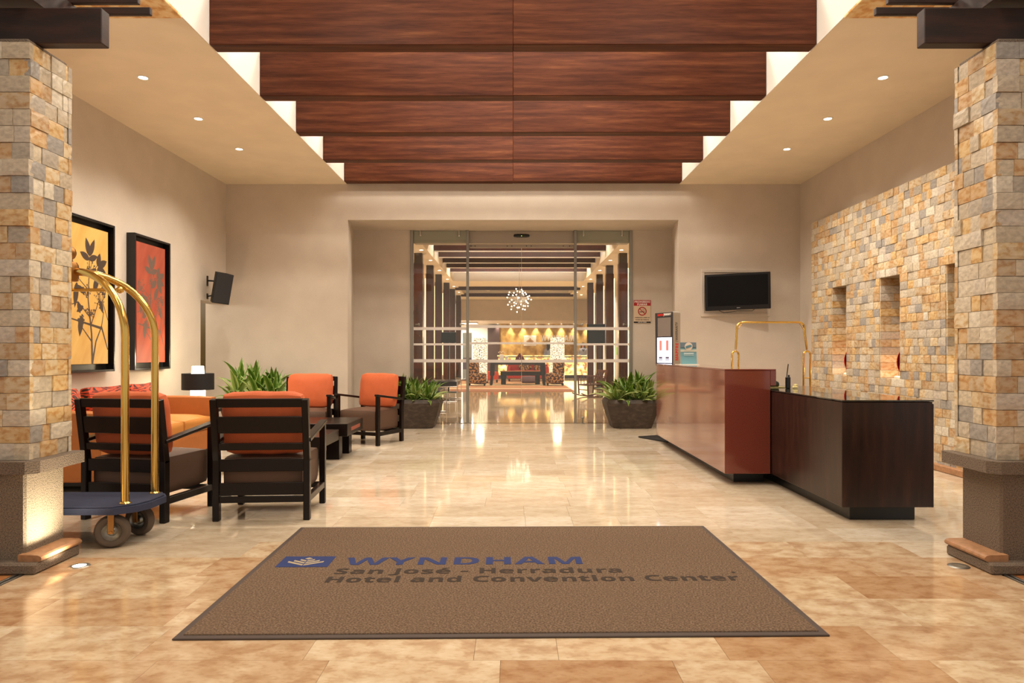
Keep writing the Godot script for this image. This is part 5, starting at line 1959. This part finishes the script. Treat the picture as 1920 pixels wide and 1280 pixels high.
	t = thing("gift_house", "dark burgundy house-shaped box on the long table", "box", V(0.24, 0.869, 25.2))
	s = st()
	prism(s, PackedVector2Array([Vector2(-0.19, 0), Vector2(0.17, 0), Vector2(0.18, 0.1), Vector2(0.1, 0.22), Vector2(0.04, 0.25), Vector2(0.03, 0.31), Vector2(-0.03, 0.31), Vector2(-0.05, 0.24), Vector2(-0.13, 0.17)]), -0.1, 0.1)
	obj("body", s, mat(C(98, 20, 28), 0.5), t)
	s = st()
	lathe(s, disc_y(0.018, 0, 0.01), 10, Transform3D(Basis(Vector3(1, 0, 0), Vector3(0, 0, 1), Vector3(0, -1, 0)), Vector3(0.0, 0.13, 0.1)))
	obj("stud", s, M.white, t)
	t = thing("flower_vase", "white square vase with a few pale flowers on the left of the long table", "vase", V(-0.42, 0.869, 25.2))
	s = st()
	cbox(s, T(Vector3(0, 0.13, 0)), Vector3(0.16, 0.26, 0.14), 0.012)
	obj("vase", s, M.white, t)
	s = st()
	for k in 5:
		var a := Vector3(-0.06 + 0.03 * k, 0.24, 0)
		var b := a + Vector3(-0.05 + 0.02 * k, 0.1 + 0.03 * (k % 2), 0.02)
		tube(s, [a, b], 0.005, 5)
		pillow(s, T(b), Vector3(0.05, 0.04, 0.05), 0.018, Vector3.ZERO, 4)
	obj("flowers", s, mat(C(230, 206, 170), 0.7), t)
	s = st()
	cbox(s, T(Vector3(0, 0.1, 0), 0, 0, 0.12), Vector3(0.1, 0.2, 0.02), 0.004)
	single("menu_card", s, M.white, "small white card leaning beside the flower vase on the long table", "card", V(-0.24, 0.872, 25.2))
	# sofa and armchair behind
	t = thing("lobby_sofa", "red sofa seen behind the long table", "sofa", V(0.62, 0.013, 28.6))
	s = st()
	pillow(s, T(Vector3(0, 0.28, 0)), Vector3(1.7, 0.34, 0.85), 0.05, Vector3.ZERO, 6)
	obj("seat", s, M.red_cloth, t)
	s = st()
	pillow(s, T(Vector3(0, 0.46, -0.33)), Vector3(1.7, 0.5, 0.2), 0.06, Vector3.ZERO, 6)
	obj("backrest", s, M.red_cloth, t)
	for x in [-0.8, 0.8]:
		s = st()
		pillow(s, T(Vector3(x, 0.36, 0)), Vector3(0.16, 0.5, 0.85), 0.05, Vector3.ZERO, 6)
		obj("arm", s, M.red_cloth, t)
	s = st()
	for x in [-0.78, 0.78]:
		for z in [-0.34, 0.34]: cbox(s, T(Vector3(x, 0.055, z)), Vector3(0.07, 0.11, 0.07), 0.004)
	obj("feet", s, M.black, t)
	for k in 2:
		s = st()
		pillow(s, T(Vector3.ZERO), Vector3(0.5, 0.4, 0.14), 0.05, Vector3(-0.02, -0.03, 0.04), 8)
		var c := single("spotted_cushion", s, M.leopard, ["tilted spotted cushion in the middle of the red lobby sofa", "upright spotted cushion at the right of the red lobby sofa"][k], "cushion", V([0.5, 1.12][k], 0.6, 28.75), [0.1, -0.1][k], "spotted cushions")
		c.rotation.x = -0.35
		c.rotation.z = [0.5, 0.0][k]
	t = thing("lobby_armchair", "bright orange armchair left of the red lobby sofa", "armchair", V(-1.05, 0.013, 27.2), 0.9)
	s = st()
	pillow(s, T(Vector3(0, 0.28, 0)), Vector3(0.7, 0.34, 0.7), 0.05, Vector3.ZERO, 6)
	obj("seat", s, M.orange_cloth, t)
	s = st()
	pillow(s, T(Vector3(0, 0.5, -0.28)), Vector3(0.7, 0.56, 0.16), 0.06, Vector3.ZERO, 6)
	obj("backrest", s, M.orange_cloth, t)
	s = st()
	for x in [-0.3, 0.3]:
		for z in [-0.28, 0.28]: cbox(s, T(Vector3(x, 0.055, z)), Vector3(0.05, 0.11, 0.05), 0.004)
	obj("feet", s, M.black, t)
	s = st()
	lathe(s, [[0.0, 0.0], [0.26, 0.0], [0.33, 0.05], [0.34, 0.16], [0.3, 0.25], [0.0, 0.27]], 24)
	single("pouf", s, M.purple, "low round purple-grey pouf under the long table", "pouf", V(0.63, 0.012, 27.0))
	# benches by the left columns
	for e in [["nearer", -1.64, 13.2, 1.25, 0.6], ["farther", -1.72, 17.25, 1.3, 0.74]]:
		t = thing("upholstered_bench", "black leather bench on slim chrome legs left inside the doors, the %s one" % e[0], "bench", V(e[1], 0, e[2]), 0.0, "black leather benches")
		s = st()
		pillow(s, T(Vector3(0, 0.44, 0)), Vector3(e[4] - 0.04, 0.13, e[3] - 0.04), 0.03, Vector3(0, 0.012, 0), 8)
		obj("seat", s, mat(C(30, 28, 38), 0.25), t)
		for z in [-0.5, 0.5]:
			s = st()
			var hx: float = e[4] / 2 - 0.01
			var zz: float = z * (e[3] - 0.02)
			tube(s, [Vector3(-hx, 0.012, zz), Vector3(-hx, 0.5, zz)], 0.012, 6)
			tube(s, [Vector3(hx, 0.012, zz), Vector3(hx, 0.5, zz)], 0.012, 6)
			tube(s, [Vector3(-hx, 0.012, zz), Vector3(hx, 0.012, zz)], 0.012, 6)
			tube(s, [Vector3(-hx, 0.37, zz), Vector3(hx, 0.37, zz)], 0.012, 6)
			obj("leg_frame", s, M.chrome, t)
	rocking_chair()
	# televisions, banner, notice
	for e in [["left", -1.95, 20.6, 1.66, 0.46, 0.32, 0.1], ["right", 2.98, 23.2, 1.82, 0.95, 0.72, -0.35]]:
		t = thing("lobby_television", "dark television on a floor stand by the %s lobby columns" % e[0], "television", V(e[1], 0, e[2]), e[6], "televisions in the lobby")
		s = st()
		cbox(s, T(Vector3(0, e[3], 0)), Vector3(e[4], e[5], 0.05), 0.006)
		obj("casing", s, M.black, t)
		s = st()
		cbox(s, T(Vector3(0, e[3], 0.026)), Vector3(e[4] - 0.03, e[5] - 0.03, 0.004), 0.0)
		obj("screen", s, M.screen, t)
		s = st()
		tube(s, [Vector3(0, 0.02, -0.05), Vector3(0, e[3], -0.05)], 0.025, 8)
		cbox(s, T(Vector3(0, 0.012, -0.05)), Vector3(0.5, 0.024, 0.4), 0.006)
		obj("stand", s, M.black, t)
	t = thing("roll_up_banner", "pale blue-grey standing banner by the white passage", "banner", V(-1.98, 0.013, 29.5))
	s = st()
	cbox(s, T(Vector3(0, 1.05, 0)), Vector3(0.4, 2.0, 0.012), 0.003)
	obj("print", s, mat(C(166, 176, 172), 0.6), t)
	s = st()
	cbox(s, T(Vector3(0, 0.72, 0.007)), Vector3(0.36, 0.5, 0.004), 0.0)
	obj("dark_print", s, mat(C(100, 92, 110), 0.6), t)
	s = st()
	cbox(s, T(Vector3(0, 0.03, 0)), Vector3(0.44, 0.06, 0.2), 0.01)
	obj("foot", s, M.steel, t)
	s = st()
	cbox(s, T(Vector3.ZERO), Vector3(0.02, 0.3, 0.26), 0.004)
	single("green_notice", s, mat(C(120, 190, 60), 0.5), "small bright green notice on the right lobby wall between the columns", "notice", V(4.08, 1.27, 26.8))

func rocking_chair():
	var t := thing("rocking_chair", "small dark wood rocking chair right inside the glass doors", "rocking chair", V(2.12, 0, 18.5), -1.15)
	var wood := mat(C(92, 44, 26), 0.4)
	var s: SurfaceTool
	for x in [-0.25, 0.25]:
		s = st()
		var p := []
		for i in 13:
			var a := lerpf(-0.42, 0.42, i / 12.0)
			p.append(Vector3(x, 0.02 + 1.1 * (1 - cos(a)), 1.1 * sin(a)))
		for i in 12: bar(s, p[i], p[i + 1], 0.03, 0.04, Vector3.RIGHT, 0.002)
		obj("rocker", s, wood, t)
		s = st()
		bar(s, Vector3(x, 0.07, 0.24), Vector3(x, 0.58, 0.27), 0.035, 0.035, Vector3(0, 0, 1))
		obj("front_leg", s, wood, t)
		s = st()
		bar(s, Vector3(x, 0.07, -0.2), Vector3(x, 0.36, -0.22), 0.035, 0.035, Vector3(0, 0, 1))
		bar(s, Vector3(x, 0.34, -0.22), Vector3(x, 0.72, -0.36), 0.035, 0.035, Vector3(0, 0, 1))
		obj("back_post", s, wood, t)
		s = st()
		bar(s, Vector3(x, 0.585, 0.31), Vector3(x, 0.56, -0.3), 0.06, 0.022)
		obj("armrest", s, wood, t)
		for z in [-0.06, 0.08, 0.18]:
			s = st()
			bar(s, Vector3(x, 0.34, z), Vector3(x, 0.57, z), 0.02, 0.02, Vector3(0, 0, 1))
			obj("arm_spindle", s, wood, t)
	s = st()
	cbox(s, T(Vector3(0, 0.34, 0.02), 0, 0.05), Vector3(0.52, 0.03, 0.52), 0.006)
	obj("seat", s, mat(C(64, 30, 20), 0.5), t)
	for e in [[0.70, -0.352, 0.07], [0.44, -0.26, 0.05]]:
		s = st()
		cbox(s, T(Vector3(0, e[0], e[1])), Vector3(0.48, e[2], 0.022), 0.004)
		obj("back_rail", s, wood, t)
	for k in 5:
		s = st()
		bar(s, Vector3(-0.18 + 0.09 * k, 0.44, -0.262), Vector3(-0.18 + 0.09 * k, 0.69, -0.35), 0.035, 0.012, Vector3(0, 0, 1))
		obj("back_slat", s, wood, t)
	for z in [0.24, -0.21]:
		s = st()
		bar(s, Vector3(-0.25, 0.2, z), Vector3(0.25, 0.2, z), 0.025, 0.025, Vector3(0, 0, 1))
		obj("stretcher", s, wood, t)

# ================================================================ people behind the desk
func smin(a: float, b: float, k: float) -> float:
	var h := maxf(k - absf(a - b), 0.0) / k
	return minf(a, b) - h * h * k * 0.25

func cap_d(p: Vector3, e: Array) -> float:
	var a: Vector3 = e[0]
	var ab: Vector3 = e[1] - a
	var f := clampf((p - a).dot(ab) / maxf(ab.length_squared(), 1e-9), 0.0, 1.0)
	var q: Vector3 = (p - a - ab * f) / e[4]
	return (q.length() - lerpf(e[2], e[3], f)) * minf(e[4].x, minf(e[4].y, e[4].z))

# bones: [from, to, radius from, radius to, flattening]; surface nets over the joined capsules
func net(s: SurfaceTool, bones: Array, cell: float, k: float):
	var lo := Vector3.ONE * 1e9
	var hi := -lo
	for b in bones:
		var m: float = maxf(b[2], b[3]) * 1.3 + cell * 2
		for e in 2:
			lo = lo.min(b[e] - Vector3.ONE * m)
			hi = hi.max(b[e] + Vector3.ONE * m)
	var n := Vector3i(((hi - lo) / cell).ceil()) + Vector3i.ONE
	var f := PackedFloat32Array()
	f.resize(n.x * n.y * n.z)
	f.fill(1.0)
	for b in bones:
		var m: float = maxf(b[2], b[3]) * 1.3 + cell * 3 + k
		var l: Vector3 = ((b[0].min(b[1]) - Vector3.ONE * m - lo) / cell).floor()
		var h: Vector3 = ((b[0].max(b[1]) + Vector3.ONE * m - lo) / cell).ceil()
		for z in range(maxi(0, int(l.z)), mini(n.z, int(h.z))):
			for y in range(maxi(0, int(l.y)), mini(n.y, int(h.y))):
				for x in range(maxi(0, int(l.x)), mini(n.x, int(h.x))):
					var i := (z * n.y + y) * n.x + x
					f[i] = smin(f[i], cap_d(lo + Vector3(x, y, z) * cell, b), k)
	var vert := {}
	for z in n.z - 1:
		for y in n.y - 1:
			for x in n.x - 1:
				var c := Vector3.ZERO
				var cnt := 0
				var inside := 0
				var vals := []
				for q in 8:
					var v := f[((z + (q >> 2)) * n.y + y + ((q >> 1) & 1)) * n.x + x + (q & 1)]
					vals.append(v)
					if v < 0: inside += 1
				if inside == 0 or inside == 8: continue
				for q in 8:
					for ax in [1, 2, 4]:
						if q & ax: continue
						var a: float = vals[q]
						var b: float = vals[q | ax]
						if (a < 0) == (b < 0): continue
						var tt := a / (a - b)
						var p := Vector3(q & 1, (q >> 1) & 1, q >> 2)
						var p2 := Vector3((q | ax) & 1, ((q | ax) >> 1) & 1, (q | ax) >> 2)
						c += p.lerp(p2, tt)
						cnt += 1
				vert[Vector3i(x, y, z)] = lo + (Vector3(x, y, z) + c / cnt) * cell
	s.set_smooth_group(0)
	for v in vert:
		for ax in 3:
			var d := Vector3i.ZERO
			d[ax] = 1
			var i0: int = (v.z * n.y + v.y) * n.x + v.x
			var w: Vector3i = v + d
			if w.x >= n.x or w.y >= n.y or w.z >= n.z: continue
			var i1: int = (w.z * n.y + w.y) * n.x + w.x
			if (f[i0] < 0) == (f[i1] < 0): continue
			var e1 := Vector3i.ZERO
			e1[(ax + 1) % 3] = 1
			var e2 := Vector3i.ZERO
			e2[(ax + 2) % 3] = 1
			if not (vert.has(v - e1) and vert.has(v - e2) and vert.has(v - e1 - e2)): continue
			var ring := [vert[v], vert[v - e1], vert[v - e1 - e2], vert[v - e2]]
			if f[i0] < 0: ring.reverse()
			for q in [0, 1, 2, 0, 2, 3]: s.add_vertex(ring[q])
	s.set_smooth_group(-1)

func build_people():
	var O := Vector3.ONE
	var flat := Vector3(1, 1, 0.72)
	var skin := mat(C(190, 132, 100), 0.55)
	
	# body: legs, trunk, arms bent forward to the desk, neck
	var body := [
		[Vector3(0, 0.95, 0), Vector3(0, 1.08, 0), 0.155, 0.135, flat], [Vector3(0, 1.08, 0), Vector3(0, 1.27, 0.01), 0.135, 0.15, flat], [Vector3(-0.13, 1.345, -0.005), Vector3(0.13, 1.345, -0.005), 0.062, 0.062, O],
		[Vector3(0, 1.36, 0), Vector3(0, 1.45, 0.01), 0.055, 0.046, O]]
	for sg in [-1.0, 1.0]:
		body.append([Vector3(sg * 0.085, 0.92, 0), Vector3(sg * 0.09, 0.5, 0.01), 0.09, 0.058, O])
		body.append([Vector3(sg * 0.09, 0.5, 0.01), Vector3(sg * 0.09, 0.09, -0.02), 0.058, 0.038, O])
		body.append([Vector3(sg * 0.09, 0.045, -0.03), Vector3(sg * 0.1, 0.035, 0.11), 0.042, 0.034, O])
		body.append([Vector3(sg * 0.165, 1.34, 0), Vector3(sg * 0.215, 1.08, -0.02), 0.055, 0.043, O])
		body.append([Vector3(sg * 0.215, 1.08, -0.02), Vector3(sg * 0.15, 1.05, 0.19), 0.042, 0.03, O])
	var head := [
		[Vector3(0, 1.57, 0.0), Vector3(0, 1.60, -0.005), 0.085, 0.085, Vector3(0.88, 1, 1.04)], [Vector3(0, 1.515, 0.03), Vector3(0, 1.49, 0.045), 0.055, 0.034, Vector3(1, 1, 1)], [Vector3(0, 1.565, 0.084), Vector3(0, 1.543, 0.097), 0.006, 0.009, O],
		[Vector3(-0.076, 1.57, 0.0), Vector3(-0.078, 1.545, 0.0), 0.014, 0.01, O], [Vector3(0.076, 1.57, 0.0), Vector3(0.078, 1.545, 0.0), 0.014, 0.01, O], [Vector3(-0.014, 1.508, 0.083), Vector3(0.014, 1.508, 0.083), 0.009, 0.009, O], [Vector3(0, 1.5, 0.0), Vector3(0, 1.43, 0.005), 0.048, 0.047, O]]
	var hair := [[Vector3(0, 1.60, -0.02), Vector3(0, 1.615, -0.015), 0.094, 0.09, Vector3(0.94, 1, 1)], [Vector3(-0.075, 1.60, -0.01), Vector3(-0.09, 1.36, 0.0), 0.03, 0.035, O], [Vector3(0.075, 1.60, -0.01), Vector3(0.09, 1.36, 0.0), 0.03, 0.035, O], [Vector3(0, 1.58, -0.06), Vector3(0, 1.36, -0.07), 0.07, 0.06, Vector3(1.2, 1, 0.7)]]
	var hands := []
	for sg in [-1.0, 1.0]:
		var w := Vector3(sg * 0.15, 1.05, 0.19)
		hands.append([w, w + Vector3(-sg * 0.01, 0.0, 0.075), 0.024, 0.03, Vector3(1.15, 0.6, 1)])
		for k in 4:
			var b := w + Vector3(-sg * 0.012 + (k - 1.5) * 0.019, 0.002, 0.085)
			var L: float = [0.034, 0.042, 0.04, 0.03][k]
			hands.append([b, b + Vector3(0, 0.002, L), 0.009, 0.0085, O])
			hands.append([b + Vector3(0, 0.002, L), b + Vector3(0, -0.016, L * 1.75), 0.0085, 0.007, O])
		hands.append([w + Vector3(-sg * 0.02, 0, 0.03), w + Vector3(-sg * 0.052, -0.006, 0.06), 0.012, 0.0095, O])
		hands.append([w + Vector3(-sg * 0.052, -0.006, 0.06), w + Vector3(-sg * 0.05, -0.012, 0.09), 0.0095, 0.008, O])
	var t := thing("person", "receptionist with long dark hair in a grey blouse standing behind the glowing desk", "person", V(3.42, 0, 33.35))
	var s := st()
	net(s, body, 0.018, 0.05)
	var blouse := obj("clothed_body", s, mat(C(150, 150, 160), 0.8), t)
	s = st()
	net(s, head, 0.006, 0.018)
	net(s, hands, 0.005, 0.008)
	obj("head_and_hands", s, skin, t)
	s = st()
	net(s, hair, 0.01, 0.03)
	obj("hair", s, mat(C(34, 22, 18), 0.5), t)
	s = st()
	for sg in [-1.0, 1.0]: pillow(s, T(Vector3(sg * 0.03, 1.582, 0.08)), Vector3(0.022, 0.01, 0.01), 0.0045, Vector3.ZERO, 4)
	obj("eyes", s, M.black, t)
	s = st()
	pillow(s, T(Vector3(0, 1.508, 0.0915)), Vector3(0.04, 0.011, 0.008), 0.0035, Vector3.ZERO, 4)
	obj("lips", s, mat(C(150, 70, 62), 0.5), t)
	s = st()
	bar(s, Vector3(-0.05, 1.37, 0.105), Vector3(0.0, 1.27, 0.125), 0.05, 0.012, Vector3(0, 0, 1))
	bar(s, Vector3(0.05, 1.37, 0.105), Vector3(0.0, 1.27, 0.125), 0.05, 0.012, Vector3(0, 0, 1))
	obj("scarf", s, mat(C(44, 38, 46), 0.7), t)
	dup(t, V(1.78, 0, 34.2), PI - 0.5, "second receptionist turned away, mostly hidden by the right leopard lamp", "")
